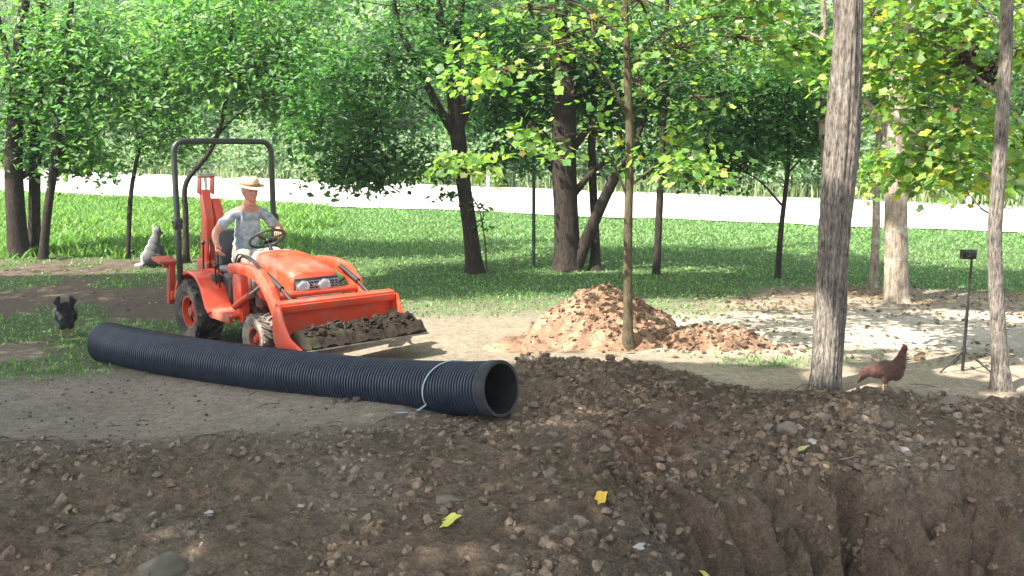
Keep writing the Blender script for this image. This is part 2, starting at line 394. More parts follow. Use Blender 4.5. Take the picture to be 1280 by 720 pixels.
# places that the sun reaches: (point, radius); a leaf that would stand between them and the sun is not grown
LIT = []
def lit(p, r, keep=0.0): LIT.append((np.array(p, float), r, keep))
S_ = np.array(SUN)
def sun_keep(P, rng, soft=False):
    """True where a leaf may grow"""
    k = np.ones(len(P), bool); k0 = k.copy()
    for c, r, keep in ([] if soft else LIT):
        d = P-c; t = d@S_; q = d-t[:, None]*S_; dist = np.linalg.norm(q, axis=1)
        hit = (t > 1.3) & (dist < r)
        k &= ~(hit & (rng.random(len(P)) > keep))
    # sun lit strip of the ground, and the open road
    t = P[:, 2]/S_[2]; gx = P[:, 0]-t*S_[0]; gy = P[:, 1]-t*S_[1]
    nz = fbm(gx*0.9, gy*1.6, 3, 77)
    path = (gy > np.where(gx > 2.6, 7.45, 8.5)+0.25*nz) & (gy < 11.6+0.6*nz) & (gx > -1.6+0.4*nz) & (gx < 9)
    path &= ~((gx > 3.2) & (gy < 9.2) & (nz > 0.22))
    k &= ~(path & (nz > -0.6) & (P[:, 2] > 2.0) & (rng.random(len(P)) > (np.where((P[:, 2] > 4.3) | ((gx > 1.8) & (gx < 4.6) & (gy > 9.4) & (gy < 11.3)), 0.07, 0.38) if soft else 0.02)))
    if soft: return k0 & k
    lawn = (gy > 15.2+0.4*nz) & (gy < 22) & (P[:, 2] > 2.2)
    k &= ~(lawn & (fbm(gx*0.7, gy*0.7, 3, 78) > -0.45) & (rng.random(len(P)) > np.where(P[:, 2] > 5.2, 0.04, 0.62)))
    rd = (gy >= 20) & (gy < 60) & (P[:, 1] < 21+abs(0)*0)
    k &= ~(rd & (rng.random(len(P)) > np.where(P[:, 2] > 6.2, 0.12, 0.8)))
    return k

def palette(n, cols, w, rng, jit=0.28):
    cols = np.array(cols, float); i = rng.choice(len(cols), n, p=np.array(w)/sum(w))
    c = cols[i]*(1+rng.normal(size=(n, 1))*jit).clip(0.4, 1.8); return c.clip(0.005, 0.9)
DEEP = ([(0.038, 0.115, 0.035), (0.058, 0.155, 0.046), (0.090, 0.19, 0.050)], [3, 4, 2])
MID = ([(0.075, 0.19, 0.065), (0.11, 0.24, 0.075), (0.16, 0.28, 0.075), (0.22, 0.33, 0.16)], [3, 4, 2, 1])
MAPLE = ([(0.13, 0.25, 0.055), (0.19, 0.31, 0.065), (0.26, 0.36, 0.08), (0.08, 0.19, 0.05), (0.46, 0.36, 0.07), (0.34, 0.17, 0.06), (0.40, 0.46, 0.28)], [6, 6, 3.5, 4, 0.3, 0.12, 0.9])
SHADED = ([(0.024, 0.080, 0.024), (0.036, 0.11, 0.032), (0.060, 0.145, 0.04)], [3, 4, 2])  # leaf green darkened to stand in for shade under the canopy
PALE = ([(0.15, 0.24, 0.13), (0.22, 0.31, 0.19), (0.11, 0.20, 0.09), (0.32, 0.38, 0.28)], [4, 4, 3, 3])

def cluster_leaves(blobs, per, spray, lsize, rng, flat=0.3, tilt=0.55, filt=True, yellow=None):
    """blobs: (centre, (rx,ry,rz), n_clusters).  Returns points, normals, sizes, cluster centres"""
    PP = []; NN = []; CC = []
    for c, r, n in blobs:
        c = np.array(c, float); r = np.array(r, float)
        d = rng.normal(size=(n, 3)); d /= np.linalg.norm(d, axis=1, keepdims=True); rad = rng.random((n, 1))**0.42
        cc = c+d*rad*r
        CC.append(cc)
        p = cc[:, None, :]+rng.normal(size=(n, per, 3)).clip(-1.7, 1.7)*np.array([1, 1, flat])*spray
        out = (p-c)/r; nn = np.array([0, 0, 1.0])+out*0.35+rng.normal(size=p.shape)*tilt
        p = p+np.stack([0*p[..., 0], 0*p[..., 0], -0.25*np.sum((p-cc[:, None])[..., :2]**2, axis=-1)/max(spray, 0.05)], -1)
        PP.append(p.reshape(-1, 3)); NN.append(nn.reshape(-1, 3))
    P = np.concatenate(PP); Nn = np.concatenate(NN); C = np.concatenate(CC)
    if filt:
        k = sun_keep(P, rng, filt == 'soft'); P = P[k]; Nn = Nn[k]
    sz = lsize*(0.65+0.7*rng.random(len(P)))
    return P, Nn, sz, C

# ------------------------------------------------------------------ trunks
def smooth_path(pts, step):
    """Catmull-Rom through (x,y,z,r)"""
    A = [np.array(p, float) for p in pts]; A = [2*A[0]-A[1]]+A+[2*A[-1]-A[-2]]; out = []
    for i in range(1, len(A)-2):
        p0, p1, p2, p3 = A[i-1], A[i], A[i+1], A[i+2]; n = max(2, int(np.linalg.norm((p2-p1)[:3])/step))
        for k in range(n):
            t = k/n; out.append(0.5*((2*p1)+(-p0+p2)*t+(2*p0-5*p1+4*p2-p3)*t*t+(-p0+3*p1-3*p2+p3)*t**3))
    out.append(A[-2]); out = np.array(out); out[:, 3] = np.maximum(out[:, 3], 0.003); return out
def limb_mesh(paths, seg=14, step=0.12, rough=0.05, seed=0, flare=0.0, ridges=0.0):
    """several tapered, slightly gnarled tubes as arrays"""
    VV = []; FF = []; off = 0
    for pi, path in enumerate(paths):
        q = smooth_path(path, step if path[0][3] > 0.02 else step*1.6); n = len(q); C = q[:, :3]; R = q[:, 3]
        sg = seg if path[0][3] > 0.03 else max(5, seg//2) if path[0][3] > 0.012 else 4
        T = np.gradient(C, axis=0); T /= np.maximum(np.linalg.norm(T, axis=1, keepdims=True), 1e-6)
        ref = np.array([1.0, 0, 0]) if abs(T[0][0]) < 0.8 else np.array([0, 1.0, 0]); nr = ref-T[0]*ref.dot(T[0]); nr /= np.linalg.norm(nr)
        V = np.zeros((n, sg, 3)); th = np.arange(sg)*2*PI/sg
        for i in range(n):
            nr = nr-T[i]*nr.dot(T[i]); nr /= np.linalg.norm(nr); bi = np.cross(T[i], nr)
            h = C[i][2]
            rr = np.full(sg, R[i])*(1+rough*1.2*fbm(np.cos(th)*1.3+7*seed+pi, np.sin(th)*1.3+h*1.4, 3, 91))
            if ridges and pi == 0: rr = rr+ridges*(1-3.2*np.abs(fbm(np.cos(th)*5.5, np.sin(th)*5.5+h*0.8+0.35*fbm(th*0+h*2.5, th*2, 2, 4), 2, 93)))*R[i]
            if flare and pi == 0 and i*step < 0.6:
                f = math.exp(-i*step/0.11)
                rr = rr*(1+flare*f*(0.6+0.9*np.clip(np.sin(th*4+seed)+0.3*np.sin(th*7), -0.2, 1)))
            V[i] = C[i]+np.cos(th)[:, None]*rr[:, None]*nr+np.sin(th)[:, None]*rr[:, None]*bi
        idx = off+np.arange(n*sg).reshape(n, sg); a = idx[:-1]; b = idx[1:]
        FF.append(np.stack([a, np.roll(a, -1, 1), np.roll(b, -1, 1), b], -1).reshape(-1, 4)); VV.append(V.reshape(-1, 3)); off += n*sg
    return np.concatenate(VV), np.concatenate(FF)
def tree(label, cat, trunk, limbs=(), blobs=(), bark='bark_grey', pal=MID, per=26, spray=0.30, lsize=0.11, kind='simple', seed=1, group=None,
         name='tree', seg=14, flare=0.35, ridges=0.0, twigs=0, autolimb=True, step=0.12, filt=True, flat=0.3, tilt=0.55, fork=None, yfn=None):
    rng = np.random.default_rng(seed); base = trunk[0]
    root = empty(name, (base[0], base[1], base[2])); tag(root, label, cat, group)
    o0 = np.array([base[0], base[1], base[2]])
    paths = [list(trunk)]+[list(l) for l in limbs]; P = None
    if blobs:
        P, Nn, sz, CC = cluster_leaves(blobs, per, spray, lsize, rng, filt=filt, flat=flat, tilt=tilt)
        tp = smooth_path(trunk, 0.3)
        if autolimb:
            for c, r, n in blobs:
                c = np.array(c, float); dz = c[2]-0.55*np.linalg.norm(c[:2]-tp[:, :2].mean(0))
                j = int(np.argmin(np.abs(tp[:, 2]-dz)+0.001*np.arange(len(tp)))); s = tp[min(j, len(tp)-2)]
                r0 = min(s[3]*0.55, 0.07); mid = (s[:3]+c)/2+np.array([0, 0, 0.12*np.linalg.norm(c-s[:3])])+rng.normal(size=3)*0.08
                paths.append([(*s[:3], r0), (*mid, r0*0.6), (*c, r0*0.25)])
        allc = CC
        if twigs:
            k = 0
            for c, r, n in blobs:
                c = np.array(c, float); cc = allc[k:k+n]; k += n
                for q in cc[rng.permutation(n)[:int(twigs*n)]]:
                    m = (c+q)/2+rng.normal(size=3)*0.05; paths.append([(*(c+(q-c)*0.08), 0.011), (*m, 0.008), (*q, 0.004)])
    V, Fc = limb_mesh([[(p[0]-o0[0], p[1]-o0[1], p[2]-o0[2], p[3]) for p in pa] for pa in paths], seg, step, seed=seed, flare=flare, ridges=ridges)
    t = np_mesh('trunk', V, Fc, M[bark], root, smooth=True)
    if P is not None and len(P):
        col = palette(len(P), pal[0], pal[1], rng)
        # whole sprays turn together, so the tint also varies by place
        w = fbm(P[:, 0]*1.3+seed, P[:, 2]*1.6+P[:, 1], 2, 15)[:, None]; col = (col*(1+0.35*w)).clip(0.004, 0.9)
        if yfn is not None: col = yfn(P, col, rng)
        leaves('crown', P-o0, Nn, sz, col, root, kind, rng=rng)
    return root
def pp(u, v, Y, r): a = at(u, v, Y); return (a.x, a.y, a.z, r)
def foot(u, v, Y=None):                    # trunk's foot: on the ground below the seen point
    g = on(u, v) if Y is None else at(u, v, Y); return (g.x, g.y, gz(g.x, g.y)-0.04)
# ------------------------------------------------------------------ camera, sun, sky
cam = bpy.data.cameras.new('camera'); cam.sensor_width = 36; cam.lens = 36*F/1280; cam.clip_end = 2000; cam.clip_start = 0.05
co = bpy.data.objects.new('camera', cam); COL.objects.link(co); co.location = (0, 0, CAMZ); co.rotation_euler = (PI/2-PITCH, 0, 0); scene.camera = co
w = bpy.data.worlds.new('World'); scene.world = w; w.use_nodes = True; nt = w.node_tree; nt.nodes.clear()
wo = nt.nodes.new('ShaderNodeOutputWorld'); bg = nt.nodes.new('ShaderNodeBackground'); sk = nt.nodes.new('ShaderNodeTexSky')
sk.sky_type = 'NISHITA'; sk.sun_disc = False; sk.sun_elevation = math.asin(SUN.z); sk.sun_rotation = math.atan2(SUN.x, SUN.y); sk.dust_density = 2.0; hs_ = nt.nodes.new('ShaderNodeHueSaturation'); hs_.inputs['Saturation'].default_value = 0.5; nt.links.new(sk.outputs[0], hs_.inputs['Color'])
nt.links.new(hs_.outputs[0], bg.inputs[0]); bg.inputs[1].default_value = 0.15; nt.links.new(bg.outputs[0], wo.inputs[0])
sl = bpy.data.lights.new('sun', 'SUN'); sl.energy = 5.0; sl.angle = math.radians(0.53); sl.color = (1.0, 0.94, 0.84)
so = bpy.data.objects.new('sun', sl); COL.objects.link(so); so.rotation_euler = SUN.to_track_quat('Z', 'Y').to_euler(); so.location = (-20, -10, 30)
vs_ = scene.view_settings; vs_.view_transform = 'Standard'; vs_.look = 'None'; vs_.gamma = 1; vs_.exposure = EXPO; vs_.use_curve_mapping = False
cy = scene.cycles; cy.max_bounces = 7; cy.diffuse_bounces = 4; cy.glossy_bounces = 2; cy.transmission_bounces = 3; cy.transparent_max_bounces = 4; cy.sample_clamp_indirect = 6
cy.caustics_reflective = False; cy.caustics_refractive = False; cy.use_denoising = True

# ------------------------------------------------------------------ what the sun reaches
for p, r in ((at(350, 330, 9.1), 0.42), (at(380, 345, 8.8), 0.40), (at(425, 345, 9.3), 0.30), (at(300, 250, 9.8), 0.42), (at(312, 228, 9.8), 0.28),
             (at(250, 260, 10.5), 0.45), (at(420, 375, 8.4), 0.40), (at(370, 380, 8.1), 0.3), (at(480, 372, 8.7), 0.3), (at(245, 350, 9.8), 0.22), (at(305, 350, 8.9), 0.28)): lit(p, r)
lit(at(785, 250, 9.2), 0.18); lit((1.05, 10.1, 0.3), 1.0); lit((2.1, 9.6, 0.1), 0.6)
for p, r in ((at(1042, 175, 7.6), 0.27), (at(1044, 130, 7.6), 0.22), (at(1050, 30, 7.6), 0.27), (at(1118, 345, 12.3), 0.32), (at(1116, 215, 12.3), 0.30), (at(1120, 130, 12.3), 0.25),
             (at(1247, 340, 7.7), 0.16), (at(1250, 420, 7.7), 0.10), (at(786, 150, 9.2), 0.22), (at(785, 70, 9.2), 0.3), (at(192, 300, 16.3), 0.25)): lit(p, r)
for u, v, Y, r in ((680, 90, 9.3, 0.75), (620, 110, 9.3, 0.5), (720, 150, 9.3, 0.5), (830, 60, 9.3, 0.8), (900, 100, 9.5, 0.6), (950, 60, 9.8, 0.6), (860, 175, 9.3, 0.45),
                   (1150, 120, 8.8, 0.8), (1200, 60, 8.8, 0.8), (1180, 200, 8.8, 0.6), (1100, 60, 9.5, 0.6), (585, 175, 14.5, 0.5), (60, 120, 17, 1.0)): lit(at(u, v, Y), r, 0.25)

# ------------------------------------------------------------------ ground
def span(a, b, step): return list(np.arange(a, b, step))
def grow(a, b, s0, k):
    o = []; s = s0; x = a
    while x < b: o.append(x); x += s; s *= k
    return o+[b]
right_x = span(0, 5.0, 0.022)+grow(5.0, 220, 0.03, 1.055)
xs = np.array([-x for x in right_x[:0:-1]]+right_x)
ys = np.array(grow(-30, 3.4, 3.0, 0.93)[:-1]+span(3.4, 4.4, 0.02)+span(4.4, 5.8, 0.010)+span(5.8, 8.9, 0.018)+grow(8.9, 260, 0.028, 1.022))
ys = np.unique(np.round(ys, 4))
X, Y = np.meshgrid(xs, ys); Z = G(X, Y)
def grass_edge(x): return np.interp(x, [-30, -5.6, -4.6, -3.0, 0, 2.5, 4, 8, 14], [17.3, 17.0, 16.0, 13.0, 12.4, 12.6, 13.5, 13.4, 13.6])
def grassiness(x, y):
    n = fbm(x*0.8, y*0.8, 4, 101)
    full = sst(-0.5, 0.4, y-grass_edge(x)+0.7*n)
    patch = sst(-2.6, -3.6, x+0.5*n)*sst(8.5, 9.2, y+0.3*n)*sst(-0.12, 0.25, n+0.10-0.25*sst(11, 12.5, y)*sst(15.5, 14, y))*0.75
    mid = sst(11.0, 11.8, y+0.4*n)*sst(-3, -2, x)*sst(3.5, 2.0, x)*0.6
    tuft = np.exp(-((x-2.3)/1.0)**2-((y-8.6)/0.35)**2)*0.6*sst(-0.2, 0.2, n)
    return np.clip(np.maximum.reduce([full, patch, mid, tuft]), 0, 1)*(1-soil_amt(x, y))
def lerp(a, b, t): return a*(1-t[..., None])+np.array(b)*t[..., None]
def ground_colour(X, Y):
    n1 = fbm(X*0.9, Y*0.9, 4, 111); n2 = fbm(X*4, Y*4, 4, 112); n3 = fbm(X*1.7, Y*1.7, 3, 113)
    C = np.ones(X.shape+(3,))*np.array((0.24, 0.20, 0.15)); C = lerp(C, (0.40, 0.335, 0.255), sst(0.5, 2.2, X+0.5*n1)*sst(12.8, 11.8, Y+0.5*n1))
    C = lerp(C, (0.30, 0.255, 0.195), sst(-2.4, -1.4, X+0.4*n1)*sst(8.6, 9.1, Y+0.4*n1)*sst(12.6, 11.6, Y+0.5*n1)); C = lerp(C, (0.50, 0.44, 0.36), sst(0.9, 2.0, X+0.5*n1)*sst(8.7, 9.3, Y+0.4*n1)*sst(11.9, 11.0, Y+0.5*n1))          # pale path
    C = lerp(C, (0.20, 0.13, 0.08), sst(0.0, 0.5, n3)*0.7*sst(11.0, 12.0, Y)*sst(2, 3.5, X))                                # litter under the right trees
    C = lerp(C, (0.115, 0.088, 0.066), sst(-2.2, -3.4, X+0.6*n1)*sst(9.6, 10.8, Y+0.6*n1))                                  # darker brown earth on the left
    C = lerp(C, (0.28, 0.24, 0.19), sst(0.5, -0.5, X)*sst(9.0, 8.4, Y+0.4*n1)); C = lerp(C, (0.24, 0.205, 0.165), sst(-2.9, -3.6, X)*sst(9.2, 8.7, Y+0.5*n1)*0.6)
    C = lerp(C, (0.075, 0.125, 0.045), grassiness(X, Y)*0.9)
    C = lerp(C, (0.14, 0.15, 0.07), sst(26, 34, Y))
    s = soil_amt(X, Y)
    soil = np.ones(X.shape+(3,))*np.array((0.178, 0.132, 0.094))
    soil = lerp(soil, (0.225, 0.180, 0.135), sst(-0.1, 0.45, n3)*0.8)
    soil = lerp(soil, (0.075, 0.053, 0.037), sst(0.05, 0.5, n1+0.3*n2)*0.55)
    soil = lerp(soil, (0.17, 0.088, 0.060), np.exp(-((X-1.0)/0.55)**2-((Y-5.95)/0.45)**2)*sst(-0.2, 0.2, n3)*0.9)             # red clay showing
    soil = lerp(soil, (0.16, 0.10, 0.07), np.exp(-((X-2.6)/0.4)**2-((Y-4.9)/0.4)**2)*0.8)
    soil = lerp(soil, (0.145, 0.108, 0.076), sst(0.9, 1.4, X)*sst(5.5, 5.2, Y)*0.7)
    soil = lerp(soil, (0.225, 0.190, 0.148), sst(1.3, 0.0, berm_edge(X)-Y)*0.7*sst(0.5, -1.5, X))
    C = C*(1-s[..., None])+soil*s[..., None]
    edge = np.exp(-((Y-berm_edge(X)-0.05)/0.22)**2)*(1-sst(0.3, 0.9, n2)); C = lerp(C, (0.15, 0.118, 0.092), edge*0.5)
    return C*(1+0.18*n2)[..., None]
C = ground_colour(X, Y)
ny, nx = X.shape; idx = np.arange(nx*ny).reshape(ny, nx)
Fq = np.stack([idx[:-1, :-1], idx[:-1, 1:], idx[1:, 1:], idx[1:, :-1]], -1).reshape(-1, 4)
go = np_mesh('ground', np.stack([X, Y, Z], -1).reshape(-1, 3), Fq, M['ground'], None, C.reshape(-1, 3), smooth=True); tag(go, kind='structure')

# ------------------------------------------------------------------ road
na, nb = on(60, 244), on(1280, 293); fa, fb = on(60, 214), on(1280, 259)
V = []; nr = 12; ncol = 160
for i in range(ncol+1):
    t = -0.5+2.2*i/ncol
    a = na.lerp(nb, t); b = fa.lerp(fb, t)
    for k in range(nr+1):
        p = a.lerp(b, k/nr); j = 0.8*float(fbm(np.array([p.x*0.5]), np.array([k*9.0+0.3]), 4, 5, 0.7)[0]) if k in (0, nr) else 0
        V.append((p.x, p.y+j, float(base_z(p.x, p.y))+0.03))
V = np.array(V); ii = np.arange((ncol+1)*(nr+1)).reshape(ncol+1, nr+1)
Fq = np.stack([ii[:-1, :-1], ii[1:, :-1], ii[1:, 1:], ii[:-1, 1:]], -1).reshape(-1, 4)
tag(np_mesh('gravel_road', V, Fq, M['gravel'], None, smooth=True), kind='structure')
def road_side(x, y):                      # <0 near side of the road, 0..1 on it, >1 beyond
    d = np.array([nb.x-na.x, nb.y-na.y]); L = np.linalg.norm(d); n = np.array([-d[1], d[0]])/L
    return (x-na.x)*n[0]+(y-na.y)*n[1]
def far_y(x): return fa.y+(x-fa.x)*(fb.y-fa.y)/(fb.x-fa.x)
def near_y(x): return na.y+(x-na.x)*(nb.y-na.y)/(nb.x-na.x)

# ------------------------------------------------------------------ grass
def blades(name, x, y, h, wd, base, tip, rng, lean=0.35, label=None):
    n = len(x); z = G(x, y, fine=False)-0.01; az = rng.random(n)*2*PI; dx = np.cos(az)*wd/2; dy = np.sin(az)*wd/2
    la = rng.random(n)*2*PI; lx = np.cos(la)*h*lean*rng.random(n); ly = np.sin(la)*h*lean*rng.random(n)
    V = np.zeros((n, 5, 3)); V[:, 0] = np.stack([x-dx, y-dy, z], -1); V[:, 1] = np.stack([x+dx, y+dy, z], -1)
    V[:, 2] = np.stack([x+dx*0.7+lx*0.4, y+dy*0.7+ly*0.4, z+h*0.55], -1); V[:, 3] = np.stack([x-dx*0.7+lx*0.4, y-dy*0.7+ly*0.4, z+h*0.55], -1); V[:, 4] = np.stack([x+lx, y+ly, z+h], -1)
    o = np.arange(n)[:, None]*5; Ft = np.concatenate([o+np.array([0, 1, 2]), o+np.array([0, 2, 3]), o+np.array([3, 2, 4])])
    jit = (1+rng.normal(size=(n, 1))*0.25).clip(0.4, 1.7); mix = rng.random((n, 1))
    c = (np.array(base)*(1-mix)+np.array(tip)*mix)*jit
    ob = np_mesh(name, V.reshape(-1, 3), Ft, M['blade'], None, np.repeat(c.clip(0.003, 0.9), 5, axis=0)); tag(ob, kind='stuff', label=label, cat='grass')
    return ob
rng = np.random.default_rng(5)
def scatter(n, x0, x1, y0, y1, dens, p=1.0):
    y = y0+(y1-y0)*rng.random(n)**p; x = x0+(x1-x0)*rng.random(n); k = np.abs(x) < y*0.62+1.5
    x, y = x[k], y[k]; k = rng.random(len(x)) < dens(x, y); return x[k], y[k]
x, y = scatter(330000, -24, 22, 8.4, 34, lambda x, y: grassiness(x, y)*(y < near_y(x)-0.5+2.0*vn(x*0.8, y*0+7, 3)*(0.3+0.7*vn(x*5, y*3, 4))), 1.35)
h = 0.022+0.035*rng.random(len(x))+0.02*sst(16, 20, y); wd = 0.010+0.0014*y
blades('lawn_grass', x, y, h, wd, (0.080, 0.20, 0.055), (0.20, 0.34, 0.11), rng, 1.2, 'short green lawn between the tree line and the road')
def tall(x, y): return sst(-3.6, -5.0, x-(y-17)*-0.12+0.6*fbm(x, y, 2, 7))*sst(17.0, 17.6, y+0.3*fbm(x*2, y*0+1, 2, 8))*(y < near_y(x)-0.3)
x, y = scatter(120000, -24, -2, 16.6, 34, tall)
blades('tall_weeds', x, y, 0.08+0.16*rng.random(len(x)), 0.03+0.0015*y, (0.06, 0.17, 0.03), (0.20, 0.33, 0.07), rng, 1.6, 'tall bright weeds on the bank at the left')
x, y = scatter(90000, -45, 30, 24, 60, lambda x, y: (y > far_y(x)-1.3+1.6*vn(x*0.7, y*0+3, 9))*(y < far_y(x)+5))
blades('roadside_weeds', x, y, 0.25+0.5*rng.random(len(x)), 0.06+0*x, (0.10, 0.17, 0.06), (0.26, 0.30, 0.16), rng, 0.6, 'pale weeds along the far side of the road')

# ------------------------------------------------------------------ leaf litter, clods, twigs
def ground_bits(name, x, y, size, cols, wts, kind='simple', up=0.35, lift=0.012, label=None, cat='litter', col_mat='blade'):
    n = len(x); z = G(x, y)+lift; P = np.stack([x, y, z], -1); Nn = np.array([0, 0, 1.0])+rng.normal(size=(n, 3))*up
    o = leaves(name, P, Nn, size, palette(n, cols, wts, rng), None, kind, col_mat); tag(o, kind='stuff', label=label, cat=cat); return o
def litter_d(x, y):
    n = fbm(x*1.2, y*1.2, 3, 131); return np.clip(sst(2.0, 3.2, x)*sst(8.2, 9, y)*sst(13.8, 12.8, y)*(0.10+0.6*sst(-0.1, 0.3, n)*(1-0.85*sst(8.8, 9.3, y)*sst(11.2, 10.8, y))+0.45*sst(10.8, 11.8, y))+sst(-2, 0, x)*sst(8.4, 9, y)*sst(12.5, 11.5, y)*0.28*sst(-.2, .3, n)+0.10*sst(-2.4, -3.5, x)*sst(12, 14, y), 0, 1)*(1-soil_amt(x, y)*0.9)
x, y = scatter(22000, -10, 11, 7.2, 16.5, litter_d)
ground_bits('fallen_leaves', x, y, 0.04+0.06*rng.random(len(x)), [(0.26, 0.18, 0.11), (0.40, 0.32, 0.21), (0.15, 0.09, 0.055), (0.5, 0.42, 0.26), (0.08, 0.055, 0.04)], [4, 2, 4, 0.6, 3], label='dry fallen leaves scattered on the ground under the trees')
# clods: small broken lumps of soil, one object
def lump(nv=10, rngl=random):
    bm = bmesh.new()
    for _ in range(nv):
        v = Vector([rngl.gauss(0, 1) for _ in range(3)]).normalized(); bm.verts.new(Vector((v.x*0.58, v.y*0.52, v.z*0.42))*rngl.uniform(0.78, 1.1))
    bmesh.ops.convex_hull(bm, input=bm.verts[:]); bmesh.ops.delete(bm, geom=[v for v in bm.verts if not v.link_faces], context='VERTS')
    bmesh.ops.triangulate(bm, faces=bm.faces[:]); bm.verts.index_update()
    V = np.array([v.co[:] for v in bm.verts]); Ft = np.array([[v.index for v in f.verts] for f in bm.faces]); bm.free(); return V, Ft
LUMPS = [lump(random.choice((10, 13, 17))) for _ in range(30)]
def clods(name, x, y, size, cols, wts, label, zoff=0.0, zf=None, tint=False):
    VV = []; FF = []; CC = []; off = 0; z = (G(x, y) if zf is None else zf(x, y)); cols_ = palette(len(x), cols, wts, rng, 0.2); n = len(x)
    if tint: cols_ = (cols_*0.30+0.86*ground_colour(x, y)*(1+0.16*rng.normal(size=(n, 1)))).clip(0.01, 0.6)
    size = np.broadcast_to(size, (n,))
    which = rng.integers(len(LUMPS), size=n); ax, ay, az = rng.normal(size=n)*0.5, rng.normal(size=n)*0.5, rng.random(n)*6.28
    ca, sa, cb, sb, cc, sc = np.cos(ax), np.sin(ax), np.cos(ay), np.sin(ay), np.cos(az), np.sin(az)
    Rm = np.stack([np.stack([cc*cb, cc*sb*sa-sc*ca, cc*sb*ca+sc*sa], -1), np.stack([sc*cb, sc*sb*sa+cc*ca, sc*sb*ca-cc*sa], -1), np.stack([-sb, cb*sa, cb*ca], -1)], 1)
    for t in range(len(LUMPS)):
        i = np.where(which == t)[0]; v, f = LUMPS[t]
        if not len(i): continue
        v2 = np.einsum('nij,kj->nki', Rm[i], v)*size[i][:, None, None]+np.stack([x[i], y[i], z[i]+size[i]*(0.05+zoff)], -1)[:, None]
        VV.append(v2.reshape(-1, 3)); FF.append((f[None]+(off+np.arange(len(i))*len(v))[:, None, None]).reshape(-1, 3)); off += len(i)*len(v); CC.append(np.repeat(cols_[i], len(v), 0))
    o = np_mesh(name, np.concatenate(VV), np.concatenate(FF), M['clod'], None, np.concatenate(CC), smooth=True); o.data.set_sharp_from_angle(angle=math.radians(28)); tag(o, kind='stuff', label=label, cat='soil'); return o
SOILC = ([(0.120, 0.092, 0.068), (0.145, 0.113, 0.085), (0.20, 0.165, 0.13), (0.085, 0.062, 0.045), (0.145, 0.095, 0.066)], [8, 5, 0.6, 4, 1])
def clod_d(x, y):
    n = fbm(x*1.5, y*1.5, 3, 141); s = soil_amt(x, y)
    r = 0.45+0.55*sst(-0.3, 1.0, x+0.3*n)
    return s*np.clip(r*(0.35+0.8*sst(-0.3, 0.3, n)), 0, 1)*np.where(x > 0.9, 0.22+0.78*sst(5.15, 5.45, y), 1)
def sizes(n, lo, hi, p=3.2): return lo+(hi-lo)*rng.random(n)**p
def soil_at(x, y): return ground_colour(x, y)
x, y = scatter(62000, -4.6, 5.2, 3.6, 8.9, clod_d); clods('soil_clods', x, y, sizes(len(x), 0.008, 0.075, 3.8), *SOILC, 'loose clods of dug soil covering the edge of the trench', tint=True)
x, y = scatter(900, -4.6, 5.2, 3.6, 8.9, clod_d); clods('large_soil_clods', x, y, sizes(len(x), 0.05, 0.125, 2.4), *SOILC, 'larger broken lumps of soil lying along the trench edge', tint=True, zoff=-0.15)
x, y = scatter(1100, -5.5, -0.3, 6.0, 8.6, lambda x, y: 0.6+0*x); clods('packed_ground_crumbs', x, y, sizes(len(x), 0.01, 0.04), *SOILC, 'small dark crumbs of soil on the packed ground before the pipe')
x, y = scatter(900, -1.5, 0.6, 7.2, 9.0, lambda x, y: np.exp(-((y-7.9-0.0*x)/0.35)**2)); clods('spilled_soil', x, y, sizes(len(x), 0.02, 0.10, 2), *SOILC, 'dark clods spilled behind the open end of the pipe')
# fine twigs and roots in the dug soil
tw = []
for _ in range(420):
    x0 = random.uniform(-4, 4.5); y0 = random.uniform(3.8, 8.2)
    if random.random() > clod_d(np.array([x0]), np.array([y0]))[0]+0.15: continue
    a = random.uniform(0, 6.28); L = random.uniform(0.05, 0.28); z0 = gz(x0, y0)+0.02; x1 = x0+math.cos(a)*L; y1 = y0+math.sin(a)*L*0.6; z1 = gz(x1, y1)+0.025
    tw.append([(x0, y0, z0, 0.0035), ((x0+x1)/2+random.uniform(-.03, .03), (y0+y1)/2, (z0+z1)/2+random.uniform(0.0, 0.04), 0.003), (x1, y1, z1, 0.0018)])
V, Fc = limb_mesh(tw, 6, 0.05)
tag(np_mesh('twigs_and_roots', V, Fc, M['bark_young'], None, smooth=True), kind='stuff', label='thin twigs and torn roots lying in the dug soil', cat='twigs')
# ------------------------------------------------------------------ pile of earth behind the young maple
mx, my = 1.02, 10.0
def mound_h(x, y):
    dx = x-mx; dy = y-my; dx = np.where(dx < 0, dx/1.02, dx/0.92); r = np.sqrt(dx*dx+(dy/0.95)**2)+0.10*fbm(x*2.5, y*2.5, 3, 151)
    h = 0.56*np.clip(1-r/1.0, 0, 1)**0.8*sst(1.02, 0.75, r)
    r2 = np.sqrt(((x-2.05)/0.95)**2+((y-9.55)/0.5)**2)+0.15*fbm(x*3, y*3, 3, 152); h = np.maximum(h, 0.15*sst(0.95, 0.25, r2))
    r3 = np.sqrt(((x-0.1)/0.5)**2+((y-9.35)/0.35)**2)+0.15*fbm(x*3, y*3, 3, 153); h = np.maximum(h, 0.10*sst(1.0, 0.2, r3))
    return h+(h > 0.005)*(0.045*fbm(x*7, y*7, 4, 154)+0.022*fbm(x*22, y*22, 3, 155))*sst(0, 0.12, h)
gx = np.arange(-0.7, 3.3, 0.02); gy = np.arange(8.7, 11.3, 0.02); X2, Y2 = np.meshgrid(gx, gy); H2 = mound_h(X2, Y2); Z2 = G(X2, Y2)+H2-0.03*(H2 < 0.01)
n2 = fbm(X2*5, Y2*5, 4, 156); C2 = np.ones(X2.shape+(3,))*np.array((0.235, 0.145, 0.095)); C2 = lerp(C2, (0.15, 0.088, 0.057), sst(0, 0.5, n2)); C2 = lerp(C2, (0.38, 0.28, 0.19), sst(0, -0.5, n2)*0.6)
